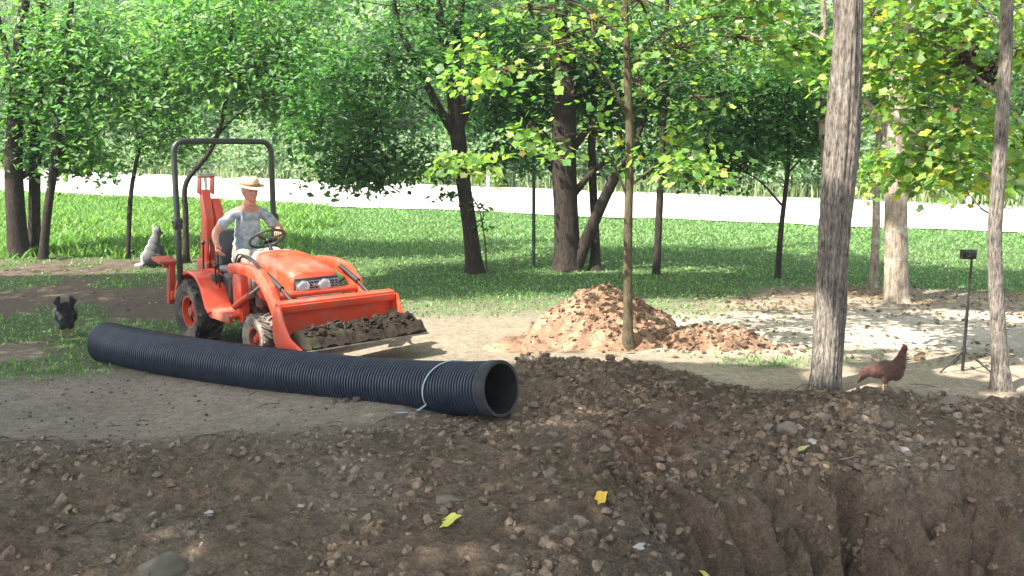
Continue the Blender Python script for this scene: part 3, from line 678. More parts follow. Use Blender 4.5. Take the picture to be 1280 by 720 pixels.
C2 = lerp(C2, (0.17, 0.11, 0.075), sst(1.9, 2.3, X2)*0.6)
ny, nx = X2.shape; idx = np.arange(nx*ny).reshape(ny, nx); Fq = np.stack([idx[:-1, :-1], idx[:-1, 1:], idx[1:, 1:], idx[1:, :-1]], -1).reshape(-1, 4)
keep = (H2.reshape(-1)[Fq].max(1) > 0.004); Fq = Fq[keep]
used = np.unique(Fq); rm = np.zeros(nx*ny, int); rm[used] = np.arange(len(used))
V2 = np.stack([X2, Y2, Z2], -1).reshape(-1, 3)[used]; base = V2.mean(0); base[2] = gz(mx, my)
md = np_mesh('earth_pile', V2-base, rm[Fq], M['clod'], None, C2.reshape(-1, 3)[used], smooth=True); md.location = base
tag(md, 'sunlit pile of pale reddish earth behind the slender young maple', 'earth pile')
zf = lambda x, y: G(x, y)+mound_h(x, y)
x = mx+rng.normal(size=3200)*0.62+0.25; y = my+rng.normal(size=3200)*0.5-0.2; k = (mound_h(x, y) > 0.01)
clods('pile_lumps', x[k], y[k], sizes(k.sum(), 0.010, 0.065, 3.4), [(0.235, 0.148, 0.097), (0.18, 0.105, 0.068), (0.12, 0.074, 0.048), (0.34, 0.25, 0.175)], [5, 4, 2.0, 0.8], 'loose lumps of earth on and around the pale pile', zf=zf)
x = 2.2+rng.normal(size=230)*0.36; y = 9.25+rng.normal(size=230)*0.2
clods('pile_tail_lumps', x, y, sizes(len(x), 0.02, 0.11, 2.6), [(0.24, 0.15, 0.10), (0.15, 0.10, 0.068), (0.34, 0.25, 0.175)], [4, 3, 3], 'reddish lumps of earth trailing off to the right of the pale pile', zf=zf)

# ------------------------------------------------------------------ stones: a thing each
def stone_mesh(seed, sc):
    r = random.Random(seed); bm = bmesh.new()
    for _ in range(16):
        v = Vector([r.gauss(0, 1) for _ in range(3)]).normalized(); bm.verts.new(Vector((v.x*sc[0], v.y*sc[1], v.z*sc[2]))*r.uniform(0.85, 1.05))
    bmesh.ops.convex_hull(bm, input=bm.verts[:]); bmesh.ops.delete(bm, geom=[v for v in bm.verts if not v.link_faces], context='VERTS')
    bmesh.ops.bevel(bm, geom=bm.edges[:], offset=min(sc)*0.09, segments=1, affect='EDGES'); bmesh.ops.triangulate(bm, faces=bm.faces[:])
    me = bpy.data.meshes.new('stone'); bm.to_mesh(me); bm.free(); return me
M['stone'] = rough_mat('grey_brown_stone', (0.13, 0.102, 0.078), (0.22, 0.178, 0.14), 0.9, 9, b_str=0.5, b_scale=30, dirt=(0.10, 0.075, 0.055))
M['stone_pale'] = rough_mat('pale_stone', (0.34, 0.31, 0.28), (0.48, 0.45, 0.41), 0.85, 9, b_str=0.3, b_scale=30)
M['stone_mossy'] = rough_mat('mossy_stone', (0.065, 0.060, 0.042), (0.12, 0.108, 0.08), 0.9, 7, b_str=0.5, b_scale=24)
def stone(u, v, w_px, mat, label, group=None, sc=(0.5, 0.42, 0.32), seed=0, sink=0.35):
    p = on(u, v)
    for _ in range(6):                      # settle on the real surface along the view line
        d = ray(u, v); t = (gz(p.x, p.y)-CAMZ)/d.z; q = Vector((d.x*t, d.y*t, 0)); p = p.lerp(q, 0.7); p.z = gz(p.x, p.y)
    s = w_px/F*p.y; o = link_mesh('stone', stone_mesh(seed, [c*s for c in sc]), M[mat], None, 30); o.location = (p.x, p.y, p.z+s*sc[2]*(1-2*sink)*0.5); o.rotation_euler = (0, 0, seed*1.7)
    return tag(o, label, 'stone', group)
stone(848, 536, 30, 'stone', 'broad flat grey-brown stone above the middle of the dug bank', seed=1)
stone(962, 550, 26, 'stone', 'upright grey stone at the top of the trench face', sc=(0.4, 0.3, 0.5), seed=2)
stone(984, 541, 34, 'stone', 'dark angular block of stone sunk in the rubble above the cut', seed=3)
stone(1128, 564, 24, 'stone_pale', 'pale whitish stone in the rubble right of the trench slot', seed=4)
stone(1014, 553, 18, 'stone_pale', 'small pale stone in the rubble between two dark blocks', seed=5)
stone(800, 684, 26, 'stone_pale', 'white flat stone low on the bank near the bottom edge', sc=(0.5, 0.4, 0.18), seed=6)
stone(656, 699, 9, 'stone_pale', 'tiny white pebble at the foot of the dug bank', seed=7)
stone(206, 712, 90, 'stone_mossy', 'large rounded mossy stone half buried at the bottom left', sc=(0.5, 0.42, 0.36), seed=18, sink=0.5)
stone(700, 560, 24, 'stone', 'reddish grey lump of stone below the pipe mouth', seed=9)
stone(205, 645, 22, 'stone', 'flat grey stone above the large mossy stone', sc=(0.5, 0.4, 0.2), seed=10)
stone(262, 642, 18, 'stone_pale', 'pale chipped stone right of the flat grey stone at the left', seed=12)
stone(376, 633, 12, 'stone_pale', 'small bright pebble alone on the dark slope at the left', seed=13)
stone(560, 625, 40, 'stone', 'long low stone buried across the middle of the bank', sc=(0.5, 0.3, 0.22), seed=11)
stone(915, 672, 22, 'stone_pale', 'long thin pale stone stuck in the cut face', sc=(0.5, 0.2, 0.2), seed=14)
stone(1180, 640, 30, 'stone', 'rounded grey-brown stone right of the trench slot', seed=15)
rs = random.Random(3)
for i in range(90):
    u = rs.uniform(640, 1275); v = rs.uniform(505, 588) if u > 860 else rs.uniform(510, 700)
    if rs.random() < 0.2: u = rs.uniform(20, 560); v = rs.uniform(580, 705)
    stone(u, v, rs.uniform(10, 26), 'stone', 'one of the many small grey-brown stones strewn through the dug soil', 'stones strewn through the dug soil', (0.5, rs.uniform(0.3, 0.45), rs.uniform(0.2, 0.36)), 100+i)

# ------------------------------------------------------------------ yellow fallen leaves, a thing each
def leaf_thing(u, v, px, col, label, tilt=(0.3, 0.1)):
    tv, tf = LEAF['maple']; s = px/F; p = on(u, v)
    for _ in range(6):
        d = ray(u, v); t = (gz(p.x, p.y)-CAMZ)/d.z; q = Vector((d.x*t, d.y*t, 0)); p = p.lerp(q, 0.7); p.z = gz(p.x, p.y)
    me = bpy.data.meshes.new('fallen_leaf'); me.from_pydata([tuple(x*s*p.y for x in a) for a in tv.tolist()], [], tf.tolist())
    o = link_mesh('fallen_leaf', me, None, None, None); m = rough_mat('leaf_'+str(u), tuple(c*0.8 for c in col), col, 0.6, 20, b_str=0.1); me.materials.append(m)
    sm = o.modifiers.new('t', 'SOLIDIFY'); sm.thickness = 0.002
    o.location = (p.x, p.y, p.z+0.03); o.rotation_euler = (tilt[0], tilt[1], u*0.3); return tag(o, label, 'leaf')
leaf_thing(560, 657, 34, (0.62, 0.60, 0.10), 'bright yellow maple leaf lying on the smooth patch of the bank', (0.5, 0.1))
leaf_thing(750, 625, 22, (0.66, 0.42, 0.03), 'orange-yellow leaf curled in the rubble below the pipe mouth', (0.8, 0.3))
leaf_thing(884, 672, 18, (0.58, 0.55, 0.12), 'small yellow leaf left of the cut face', (0.6, 0.1))
leaf_thing(1000, 567, 22, (0.60, 0.54, 0.22), 'pale yellow leaf on the rubble above the trench slot', (0.5, -0.2))
leaf_thing(1058, 580, 20, (0.55, 0.46, 0.33), 'pale tan leaf at the lip of the trench slot', (0.5, 0.2))

# ------------------------------------------------------------------ the pipe
def pipe():
    root_p = on(400, 505); root = empty('drain_pipe', (root_p.x, root_p.y, root_p.z)); tag(root, 'long black corrugated drain pipe lying across the ground in front of the tractor', 'pipe')
    R = 0.215; ctrl = []
    for u, v, Yd in ((132, 428, 9.5), (205, 443, 8.95), (330, 462.5, 8.25), (460, 478, 7.62), (560, 485, 7.15), (627, 486, 6.80)):
        a = at(u, v, Yd); ctrl.append((a.x, a.y, a.z, R))
    q = smooth_path(ctrl, 0.005); d = np.r_[0, np.cumsum(np.linalg.norm(np.diff(q[:, :3], axis=0), axis=1))]; L = d[-1]
    # rest it on the ground: no point lower than the ground
    print('PIPE clearance', [round(float(q[i, 2]-R-base_z(q[i, 0], q[i, 1])), 3) for i in range(0, len(q), len(q)//6)], 'len', L)
    prof = []; s = 0.0
    while s < L-0.10:                       # corrugations
        prof += [(s, R-0.013), (s+0.006, R-0.001), (s+0.018, R), (s+0.023, R-0.013)]; s += 0.031
    s0 = L-0.10; collar = [(s0, R-0.012), (s0+0.004, R+0.004), (L-0.006, R+0.004), (L, R-0.002)]
    inner = [(L-0.002, R-0.022), (L-0.05, R-0.026), (L-0.5, R-0.028), (L-1.5, R-0.028), (0.3, R-0.028), (0.0, R-0.026)]
    def sweep(pr, seg=56):
        ss = np.array([p[0] for p in pr]); rr = np.array([p[1] for p in pr]); Cc = np.stack([np.interp(ss, d, q[:, k]) for k in range(3)], -1)
        T = np.stack([np.interp(np.clip(ss, 0.0, L), d, np.gradient(q[:, k], d)) for k in range(3)], -1); T /= np.linalg.norm(T, axis=1, keepdims=True)
        up = np.array([0, 0, 1.0]); B = np.cross(T, up); B /= np.linalg.norm(B, axis=1, keepdims=True); U = np.cross(B, T); th = np.arange(seg)*2*PI/seg
        Vv = Cc[:, None]+rr[:, None, None]*(np.cos(th)[None, :, None]*B[:, None]+np.sin(th)[None, :, None]*U[:, None]); n = len(ss); ix = np.arange(n*seg).reshape(n, seg)
        Fc = np.stack([ix[:-1], np.roll(ix[:-1], -1, 1), np.roll(ix[1:], -1, 1), ix[1:]], -1).reshape(-1, 4); return Vv.reshape(-1, 3)-np.array(root_p), Fc
    m, nt, b, out = new_mat('corrugated_pipe'); c = ramp(nt, noise(nt, 7, 6, 0.65), [(0.35, (0.013, 0.020, 0.036)), (0.65, (0.026, 0.036, 0.058))])
    f = ramp(nt, noise(nt, 3.0, 8, 0.75), [(0.60, (0, 0, 0)), (0.80, (1, 1, 1))]); c = mixc(nt, f, c, (0.10, 0.09, 0.08)); nt.links.new(c, b.inputs['Base Color'])
    rr_ = ramp(nt, noise(nt, 9, 5, 0.6), [(0.3, (0.34,)*3), (0.7, (0.58,)*3)]); nt.links.new(rr_, b.inputs['Roughness']); bump(nt, b, noise(nt, 60, 4), 0.08, 0.01)
    for nm, pr, mt in (('pipe_wall', prof, m), ('collar', collar, rough_mat('dusty_collar', (0.014, 0.018, 0.026), (0.028, 0.033, 0.040), 0.85, 9, dirt=(0.06, 0.052, 0.042), dirt_amt=(0.5, 0.75))), ('pipe_lining', inner, rough_mat('pipe_lining', (0.006, 0.006, 0.007), (0.015, 0.014, 0.013), 0.7, 5, dirt=(0.04, 0.03, 0.024), dirt_amt=(0.5, 0.7)))):
        V_, F_ = sweep(pr); o = np_mesh(nm, V_, F_, mt, root, smooth=True)
        o.data.set_sharp_from_angle(angle=math.radians(50))
    # end ring between collar and lining
    V_, F_ = sweep([(L, R-0.002), (L-0.002, R-0.022)]); np_mesh('rim', V_, F_, M['black_metal'], root, smooth=True)
    # the strap over the pipe
    s1 = L-0.62; ctr = np.array([np.interp(s1, d, q[:, k]) for k in range(3)]); ctr2 = np.array([np.interp(s1+0.1, d, q[:, k]) for k in range(3)]); T = (ctr2-ctr)/np.linalg.norm(ctr2-ctr)
    B = np.cross(T, [0, 0, 1]); B /= np.linalg.norm(B); U = np.cross(B, T); pts = []
    for k in range(30):
        a = math.radians(125-k*5.2); sh = 0.24*math.sin((k/29)*1.7)-0.02*k/29
        pts.append(Vector(ctr+T*(0.20-sh)+(R+0.006)*(math.cos(a)*B+math.sin(a)*U)))
    e = pts[-1]; g = Vector((e.x-0.10, e.y-0.07, gz(e.x-0.10, e.y-0.07)+0.012)); pts += [e.lerp(g, 0.5)+Vector((-0.02, 0, -0.02)), g, Vector((g.x-0.13, g.y+0.0, gz(g.x-0.13, g.y)+0.012))]
    pts = [Vector(x[:3]) for x in smooth_path([(*p, 1) for p in pts], 0.02)]
    mb = MB(); mb.tube(pts, [0.009]*len(pts), 8, flat=(0.45, 1.2)); o = mb.build('strap', M['strap']); tag(o, 'pale blue-green strap looped over the pipe near its open end', 'strap')
pipe()
# ------------------------------------------------------------------ tractor (local x forward, y left, z up)
TH = math.radians(41.5); TLOC = Vector((-3.24, 10.70, 0.0)); TLOC.z = float(base_z(-3.2, 10.4)); TS = 1.05
TRZ = math.atan2(-math.cos(TH), math.sin(TH)); TM = Matrix.Translation(TLOC) @ Matrix.Rotation(TRZ, 4, 'Z') @ Matrix.Scale(TS, 4)
def wheel(root, x, y, r, w, rim_r, mat, side, lugs=18):
    hub = (x, y, r)
    mb = MB(); hw = w/2; pr = [(rim_r, -hw*0.75), (r*0.80, -hw*1.0), (r*0.93, -hw*0.98), (r*0.965, -hw*0.80), (r*0.97, 0), (r*0.965, hw*0.80), (r*0.93, hw*0.98), (r*0.80, hw*1.0), (rim_r, hw*0.75)]
    mb.lathe(pr, hub, (0, 1, 0), 40)
    for k in range(lugs):
        for s in (-1, 1):
            a = 2*PI*(k+(0.25 if s > 0 else -0.25))/lugs
            c = Vector((x+math.cos(a)*r*0.975, y+s*hw*0.46, r+math.sin(a)*r*0.975)); R_ = Matrix.Rotation(-a, 3, 'Y') @ Matrix.Rotation(s*0.6, 3, 'X')
            mb.box(c, (r*0.11, w*0.50, r*0.085), R_.to_euler(), bev=0.004, seg=1)
    ty = mb.build('tyre', M[mat], None, 35)
    wh = MB(); wh.lathe([(rim_r+0.006, -hw*0.76), (rim_r+0.012, -hw*0.70), (rim_r*0.93, -hw*0.62), (rim_r*0.88, -hw*0.2), (rim_r*0.80, side*hw*0.25), (rim_r*0.45, side*hw*0.38), (rim_r*0.3, side*hw*0.55), (rim_r*0.28, side*hw*0.70), (0, side*hw*0.72)] if side > 0 else
             [(rim_r+0.006, hw*0.76), (rim_r+0.012, hw*0.70), (rim_r*0.93, hw*0.62), (rim_r*0.88, hw*0.2), (rim_r*0.80, -hw*0.25), (rim_r*0.45, -hw*0.38), (rim_r*0.3, -hw*0.55), (rim_r*0.28, -hw*0.70), (0, -hw*0.72)], hub, (0, 1, 0), 32)
    wh.lathe([(rim_r+0.012, side*hw*0.62), (rim_r+0.012, side*hw*0.78), (rim_r*0.95, side*hw*0.78), (rim_r*0.92, side*hw*0.3)], hub, (0, 1, 0), 32)
    for k in range(5):
        a = 2*PI*k/5; wh.cyl((x+math.cos(a)*rim_r*0.5, y+side*hw*0.3, r+math.sin(a)*rim_r*0.5), (x+math.cos(a)*rim_r*0.5, y+side*hw*0.46, r+math.sin(a)*rim_r*0.5), 0.012, seg=6)
    w_ = wh.build('wheel', M['orange_dull'], root); ty.parent = w_
    return w_
def arc(cx, cz, r, a0, a1, n): return [(cx+r*math.cos(math.radians(a0+(a1-a0)*i/n)), cz+r*math.sin(math.radians(a0+(a1-a0)*i/n))) for i in range(n+1)]
def tractor():
    t = empty('compact_tractor', TLOC, TRZ); t.scale = (TS,)*3; tag(t, 'orange compact tractor with front loader bucket, black roll bar and rear backhoe', 'tractor')
    def B(name, mb, mat, par=t, ang=38): return mb.build(name, M[mat], par, ang)
    for s in (-1, 1):
        wheel(t, 0.0, s*0.44, 0.335, 0.30, 0.165, 'rubber', s, 18); wheel(t, 1.40, s*0.40, 0.235, 0.21, 0.115, 'rubber_mud', s, 18)
    # chassis, engine block, axles
    mb = MB(); mb.box((0.55, 0, 0.42), (1.5, 0.26, 0.24), bev=0.02); mb.box((1.45, 0, 0.42), (0.75, 0.22, 0.16), bev=0.02); mb.cyl((0, -0.36, 0.335), (0, 0.36, 0.335), 0.07); mb.cyl((1.4, -0.36, 0.235), (1.4, 0.36, 0.235), 0.04)
    mb.box((1.4, 0, 0.30), (0.10, 0.12, 0.2), bev=0.01); mb.box((0.0, 0, 0.40), (0.36, 0.34, 0.3), bev=0.03); mb.box((1.2, 0, 0.6), (0.6, 0.3, 0.3), bev=0.03); B('chassis', mb, 'black_metal')
    # hood: rounded profile swept forward and down
    mb = MB(); st = [(0.98, 0.235, 0.60, 1.04), (1.10, 0.255, 0.58, 1.045), (1.30, 0.265, 0.56, 1.02), (1.50, 0.265, 0.56, 0.985), (1.66, 0.262, 0.58, 0.945), (1.76, 0.255, 0.62, 0.905), (1.785, 0.245, 0.64, 0.88)]; rings = []
    for x, hw, z0, z1 in st:
        ring = []
        for y_, z_ in ([(-1, 0), (-1, 0.55), (-0.99, 0.78), (-0.93, 0.91), (-0.80, 0.975), (-0.5, 1.0), (0, 1.01), (0.5, 1.0), (0.80, 0.975), (0.93, 0.91), (0.99, 0.78), (1, 0.55), (1, 0)]): ring.append(mb.bm.verts.new((x, y_*hw, z0+(z1-z0)*z_)))
        rings.append(ring)
    for a, b in zip(rings[:-1], rings[1:]):
        for k in range(len(a)-1): mb.bm.faces.new((a[k], a[k+1], b[k+1], b[k]))
        mb.bm.faces.new((a[-1], a[0], b[0], b[-1]))
    mb.bm.faces.new(rings[0]); mb.bm.faces.new(rings[-1][::-1])
    hood = B('hood', mb, 'orange', ang=50)
    mb = MB(); mb.prism([(1.782, 0.68), (1.782, 0.85), (1.802, 0.845), (1.806, 0.685)], -0.235, 0.235, 0.006); gr = B('grille', mb, 'black_metal', hood)
    mb = MB()
    for k in range(5): mb.box((1.807, 0.0, 0.715+0.025*k), (0.008, 0.46, 0.008))
    for q in (-0.225, -0.04, 0.19, 0.225): mb.box((1.8075, q, 0.765), (0.010, 0.007, 0.112))
    B('grille_bars', mb, 'grey_plastic', hood)
    mb = MB(); mb.prism([(1.78, 0.655), (1.78, 0.679), (1.835, 0.677), (1.835, 0.655)], -0.245, 0.255, 0.006); B('bumper_strip', mb, 'steel', hood)
    for y_ in (-0.155, 0.075):
        h = MB(); h.lathe([(0.064, 0), (0.064, 0.012), (0.056, 0.016), (0.046, 0.010), (0.02, 0.002), (0, 0.001)], (1.797, y_, 0.765), (1, 0, 0), 24, 1.0, 1.1); hl = B('headlight', h, 'chrome', t)
        g = MB(); g.lathe([(0.056, 0.0), (0.052, 0.003), (0.03, 0.006), (0, 0.007)], (1.812, y_, 0.765), (1, 0, 0), 24, 1.0, 1.1); gm, gnt, gb, _ = new_mat('lamp_glass'); gb.inputs['Base Color'].default_value = (0.85, 0.87, 0.9, 1); gb.inputs['Roughness'].default_value = 0.08; gb.inputs['Transmission Weight'].default_value = 0.5; g.build('lens', gm, hl)
    mb = MB(); mb.lathe([(0.022, 0), (0.022, 0.006), (0, 0.008)], (1.812, -0.03, 0.775), (1, 0, 0), 20, 0.7, 1.5); B('badge', mb, 'steel', hood)
    mb = MB(); mb.box((1.30, -0.268, 0.80), (0.30, 0.006, 0.045), bev=0.002); B('side_decal', mb, 'black_metal', hood)
    # dash and steering
    mb = MB(); mb.prism([(0.76, 0.62), (0.80, 0.98), (0.90, 1.045), (0.99, 1.03), (1.0, 0.60)], -0.21, 0.21, 0.03, seg=3); B('dash_console', mb, 'grey_plastic')
    mb = MB(); mb.cyl((0.92, 0, 0.98), (0.80, 0, 1.13), 0.022); sc_ = B('steering_column', mb, 'black_metal')
    c = Vector((0.79, 0, 1.15)); nrm = Vector((-0.55, 0, 0.83)).normalized(); ax = Vector((0, 1, 0)); bx = nrm.cross(ax)
    mb = MB(); mb.tube([c+ax*0.185*math.cos(a)+bx*0.185*math.sin(a) for a in [2*PI*k/40 for k in range(40)]], 0.0145, 8, closed=True)
    for a in (math.radians(90), math.radians(210), math.radians(330)): mb.tube([c-nrm*0.02, c+(ax*math.cos(a)+bx*math.sin(a))*0.18], [0.014, 0.011], 8)
    mb.lathe([(0.045, -0.02), (0.045, 0.005), (0.03, 0.015), (0, 0.017)], c-nrm*0.02, nrm, 20); B('steering_wheel', mb, 'black_metal')
    # fenders: outer shell round each rear wheel
    for s in (-1, 1):
        o = arc(0.02, 0.335, 0.45, 168, 60, 16)+[(0.36, 0.62), (0.44, 0.45), (0.50, 0.40)]; i = arc(0.02, 0.335, 0.41, 168, 56, 16)+[(0.33, 0.56), (0.40, 0.42), (0.49, 0.372)]
        mb = MB(); y0, y1 = (0.27*s, 0.55*s); mb.prism(o+i[::-1], min(y0, y1), max(y0, y1), 0.008)
        mb.prism([(-0.38, 0.50)]+arc(0.02, 0.335, 0.44, 150, 60, 12)+[(0.34, 0.60), (0.40, 0.45), (0.30, 0.45)], 0.255*s-0.008, 0.255*s+0.008, 0.004); B('fender', mb, 'orange')
    mb = MB(); mb.box((0.70, 0, 0.405), (0.56, 1.02, 0.03), bev=0.01); mb.box((0.66, -0.49, 0.365), (0.50, 0.045, 0.085), bev=0.012); mb.box((0.66, 0.49, 0.365), (0.50, 0.045, 0.085), bev=0.012); B('footboard', mb, 'orange_dull')
    for y_ in (-0.30, -0.36): pass
    mb = MB(); mb.box((0.86, -0.30, 0.47), (0.10, 0.07, 0.02), (0, -0.6, 0), bev=0.005); mb.cyl((0.86, -0.26, 0.42), (0.9, -0.26, 0.5), 0.008); B('pedal', mb, 'black_metal')
    # seat
    mb = MB(); mb.box((0.24, 0, 0.78), (0.44, 0.46, 0.10), (0, -0.05, 0), bev=0.045, seg=4); mb.box((0.22, 0, 0.65), (0.34, 0.34, 0.18), bev=0.02); seat = B('seat', mb, 'vinyl')
    mb = MB(); mb.box((0.00, 0, 1.00), (0.10, 0.44, 0.42), (0, -0.14, 0), bev=0.045, seg=4); B('backrest', mb, 'vinyl')
    mb = MB(); mb.box((0.16, -0.335, 0.64), (0.30, 0.12, 0.22), bev=0.03); mb.box((0.36, -0.24, 0.58), (0.22, 0.10, 0.34), (0, 0.3, 0), bev=0.03); B('control_console', mb, 'vinyl')
    for xx, zz in ((0.50, 1.05), (0.42, 0.86)):
        mb = MB(); mb.tube([(xx-0.12, -0.36, 0.62), (xx-0.04, -0.40, zz-0.12), (xx, -0.415, zz-0.02)], 0.009, 8); mb.ball((xx, -0.416, zz), 0.024); B('lever', mb, 'black_metal')
    # roll bar
    yb = 0.565; rb = 0.12; top = 2.165
    pts = [(-0.16, -yb+0.06, 0.50), (-0.16, -yb, 0.62), (-0.16, -yb, 1.0)]+[(-0.16, -yb+rb-rb*math.cos(a), top-rb+rb*math.sin(a)) for a in [math.radians(k*15) for k in range(7)]]
    pts += [(p[0], -p[1], p[2]) for p in pts[::-1]]
    mb = MB(); mb.tube(pts, 0.032, 12); rp = B('roll_bar', mb, 'rops')
    for s in (-1, 1):
        mb = MB(); mb.box((-0.16, s*yb, 1.28), (0.085, 0.085, 0.12), bev=0.008); mb.cyl((-0.16, s*(yb-0.06), 1.30), (-0.16, s*(yb+0.06), 1.30), 0.014); mb.box((-0.13, s*(yb+0.0), 1.20), (0.03, 0.05, 0.08), bev=0.006); B('fold_bracket', mb, 'black_metal', rp)
    mb = MB(); mb.box((-0.16, 0, 0.60), (0.12, 1.02, 0.10), bev=0.01); B('axle_mount', mb, 'orange_dull')
    # loader: upright posts, bent arms, cross tube, cylinders
    for s in (-1, 1):
        y_ = s*0.40; mb = MB(); mb.prism([(0.84, 0.34), (0.82, 0.74), (0.86, 0.90), (0.95, 0.92), (1.02, 0.82), (1.04, 0.34)], y_-0.02*s-0.04, y_-0.02*s+0.04, 0.008); B('loader_post', mb, 'orange')
        y_ = s*0.47; up = [(0.86, 0.88), (0.93, 0.94), (1.10, 0.965), (1.42, 0.965), (1.62, 0.93), (1.80, 0.80), (1.93, 0.62), (2.08, 0.44)]; lo = [(2.04, 0.33), (1.86, 0.47), (1.72, 0.66), (1.58, 0.79), (1.40, 0.845), (1.10, 0.86), (0.93, 0.83)]
        mb = MB(); mb.prism(up+lo, y_-0.032, y_+0.032, 0.010); B('loader_arm', mb, 'orange')
        mb = MB(); mb.cyl((0.95, y_-s*0.01, 0.50), (1.30, y_-s*0.01, 0.66), 0.034); B('lift_cylinder', mb, 'orange_dull')
        mb = MB(); mb.cyl((1.28, y_-s*0.01, 0.65), (1.60, y_-s*0.01, 0.80), 0.017); B('piston_rod', mb, 'steel')
        mb = MB(); mb.cyl((1.55, y_-s*0.055, 0.90), (1.88, y_-s*0.055, 0.78), 0.026); mb.cyl((1.86, y_-s*0.055, 0.785), (2.12, y_-s*0.055, 0.66), 0.014); B('curl_cylinder', mb, 'black_metal')
    mb = MB(); mb.cyl((1.80, -0.47, 0.70), (1.80, 0.47, 0.70), 0.035); B('cross_tube', mb, 'orange')
    for k, (o1, o2) in enumerate(((0, 0), (0.05, 0.02), (0.1, -0.02))):
        mb = MB(); mb.tube([Vector(p[:3]) for p in smooth_path([(0.95, -0.43+o2, 0.9, 1), (1.15, -0.47+o2, 1.02+o1*0.3, 1), (1.4, -0.47+o2, 1.0+o1*.2, 1), (1.62, -0.46+o2, 0.90, 1)], 0.06)], 0.009, 8); B('hydraulic_hose', mb, 'black_metal')
    # bucket
    W = 0.62; bx0 = 2.12
    prof_o = [(bx0+0.02, 0.675), (bx0-0.02, 0.53), (bx0-0.01, 0.36), (bx0+0.05, 0.265), (bx0+0.14, 0.235), (bx0+0.60, 0.345)]
    prof_i = [(bx0+0.60, 0.357), (bx0+0.145, 0.258), (bx0+0.075, 0.280), (bx0+0.018, 0.37), (bx0+0.008, 0.53), (bx0+0.045, 0.665)]
    mb = MB(); mb.prism(prof_o+prof_i, -W, W, 0.0); bk = B('bucket', mb, 'orange')
    mb = MB(); mb.box((bx0+0.055, 0, 0.685), (0.10, 2*W, 0.045), (0, 0.15, 0), bev=0.01); mb.box((bx0+0.105, 0, 0.645), (0.014, 2*W-0.01, 0.07), (0, 0.25, 0), bev=0.004); B('bucket_top_rail', mb, 'orange', bk)
    for s in (-1, 1):
        mb = MB(); mb.prism([(bx0+0.02, 0.675), (bx0-0.02, 0.53), (bx0-0.01, 0.36), (bx0+0.05, 0.265), (bx0+0.14, 0.235), (bx0+0.50, 0.322), (bx0+0.50, 0.345), (bx0+0.30, 0.42), (bx0+0.20, 0.53), (bx0+0.13, 0.675)], s*(W+0.002), s*(W+0.018), 0.003); B('bucket_side_plate', mb, 'orange', bk)
    mb = MB(); mb.box((bx0+0.585, 0, 0.343), (0.12, 2*W+0.02, 0.016), (0, -0.23, 0), bev=0.003); B('cutting_edge', mb, 'edge', bk)
    # backhoe folded behind the seat
    mb = MB(); mb.box((-0.52, 0, 0.45), (0.16, 0.62, 0.30), bev=0.02); mb.box((-0.40, 0, 0.36), (0.4, 0.30, 0.12), bev=0.02); mb.box((-0.66, -0.02, 0.48), (0.18, 0.18, 0.34), bev=0.03); bh = B('backhoe_frame', mb, 'orange_dull')
    mb = MB()   # boom rises, bends; box section tapering
    mb.prism([(-0.74, 0.50), (-0.62, 0.46), (-0.50, 0.95), (-0.50, 1.30), (-0.58, 1.62), (-0.66, 1.62), (-0.64, 1.30), (-0.70, 1.00)], -0.10, 0.0, 0.012); B('backhoe_boom', mb, 'orange')
    mb = MB(); mb.prism([(-0.68, 1.50), (-0.58, 1.52), (-0.48, 1.30), (-0.44, 0.92), (-0.52, 0.80), (-0.58, 1.25)], 0.015, 0.12, 0.012); B('backhoe_dipper', mb, 'orange')
    for y_ in (-0.10, 0.05):
        mb = MB(); mb.prism([(-0.70, 1.58), (-0.60, 1.56), (-0.58, 1.76), (-0.66, 1.78)], y_-0.010, y_+0.010, 0.004); B('boom_link', mb, 'orange')
    mb = MB(); mb.cyl((-0.54, -0.03, 1.05), (-0.59, -0.03, 1.45), 0.032); mb.cyl((-0.59, -0.03, 1.45), (-0.63, -0.03, 1.78), 0.016); mb.cyl((-0.63, -0.12, 1.78), (-0.63, 0.08, 1.78), 0.028); B('boom_cylinder', mb, 'steel')
    mb = MB(); mb.prism([(-0.66, 0.84), (-0.40, 0.80), (-0.40, 0.66), (-0.52, 0.60), (-0.68, 0.66)], -0.16, 0.16, 0.01); B('backhoe_bucket', mb, 'orange_dull')
    for s in (-1, 1):
        mb = MB(); mb.prism([(-0.68, 0.34), (-0.60, 0.34), (-0.52, 0.84), (-0.60, 0.88)], s*0.50-0.035, s*0.50+0.035, 0.008); mb.box((-0.60, s*0.40, 0.44), (0.10, 0.24, 0.10), bev=0.01); B('stabiliser_arm', mb, 'orange_dull')
        mb = MB(); mb.box((-0.60, s*0.56, 0.845), (0.26, 0.20, 0.035), (0, 0.15, 0), bev=0.008); mb.box((-0.60, s*0.56, 0.80), (0.06, 0.05, 0.08), bev=0.005); B('stabiliser_pad', mb, 'orange_dull')
    mb = MB()
    for k in range(4): mb.tube([Vector(p[:3]) for p in smooth_path([(-0.46, -0.10+0.07*k, 0.60, 1), (-0.34-0.03*k, -0.14+0.09*k, 0.92+0.02*k, 1), (-0.50, -0.06+0.04*k, 1.05, 1)], 0.06)], 0.010, 8)
    B('backhoe_hose', mb, 'black_metal')
    for y_ in (-0.2, 0.18):
        mb = MB(); mb.tube([(-0.40, y_, 0.60), (-0.33, y_*1.1, 1.02)], 0.010, 8); mb.ball((-0.33, y_*1.1, 1.04), 0.024); B('backhoe_lever', mb, 'black_metal')
    # soil carried in the bucket: a thing of its own
    nx_, ny_ = 46, 90; gx_ = np.linspace(0.03, 0.64, nx_); gy_ = np.linspace(-W+0.012, W-0.012, ny_); XX, YY = np.meshgrid(gx_, gy_)
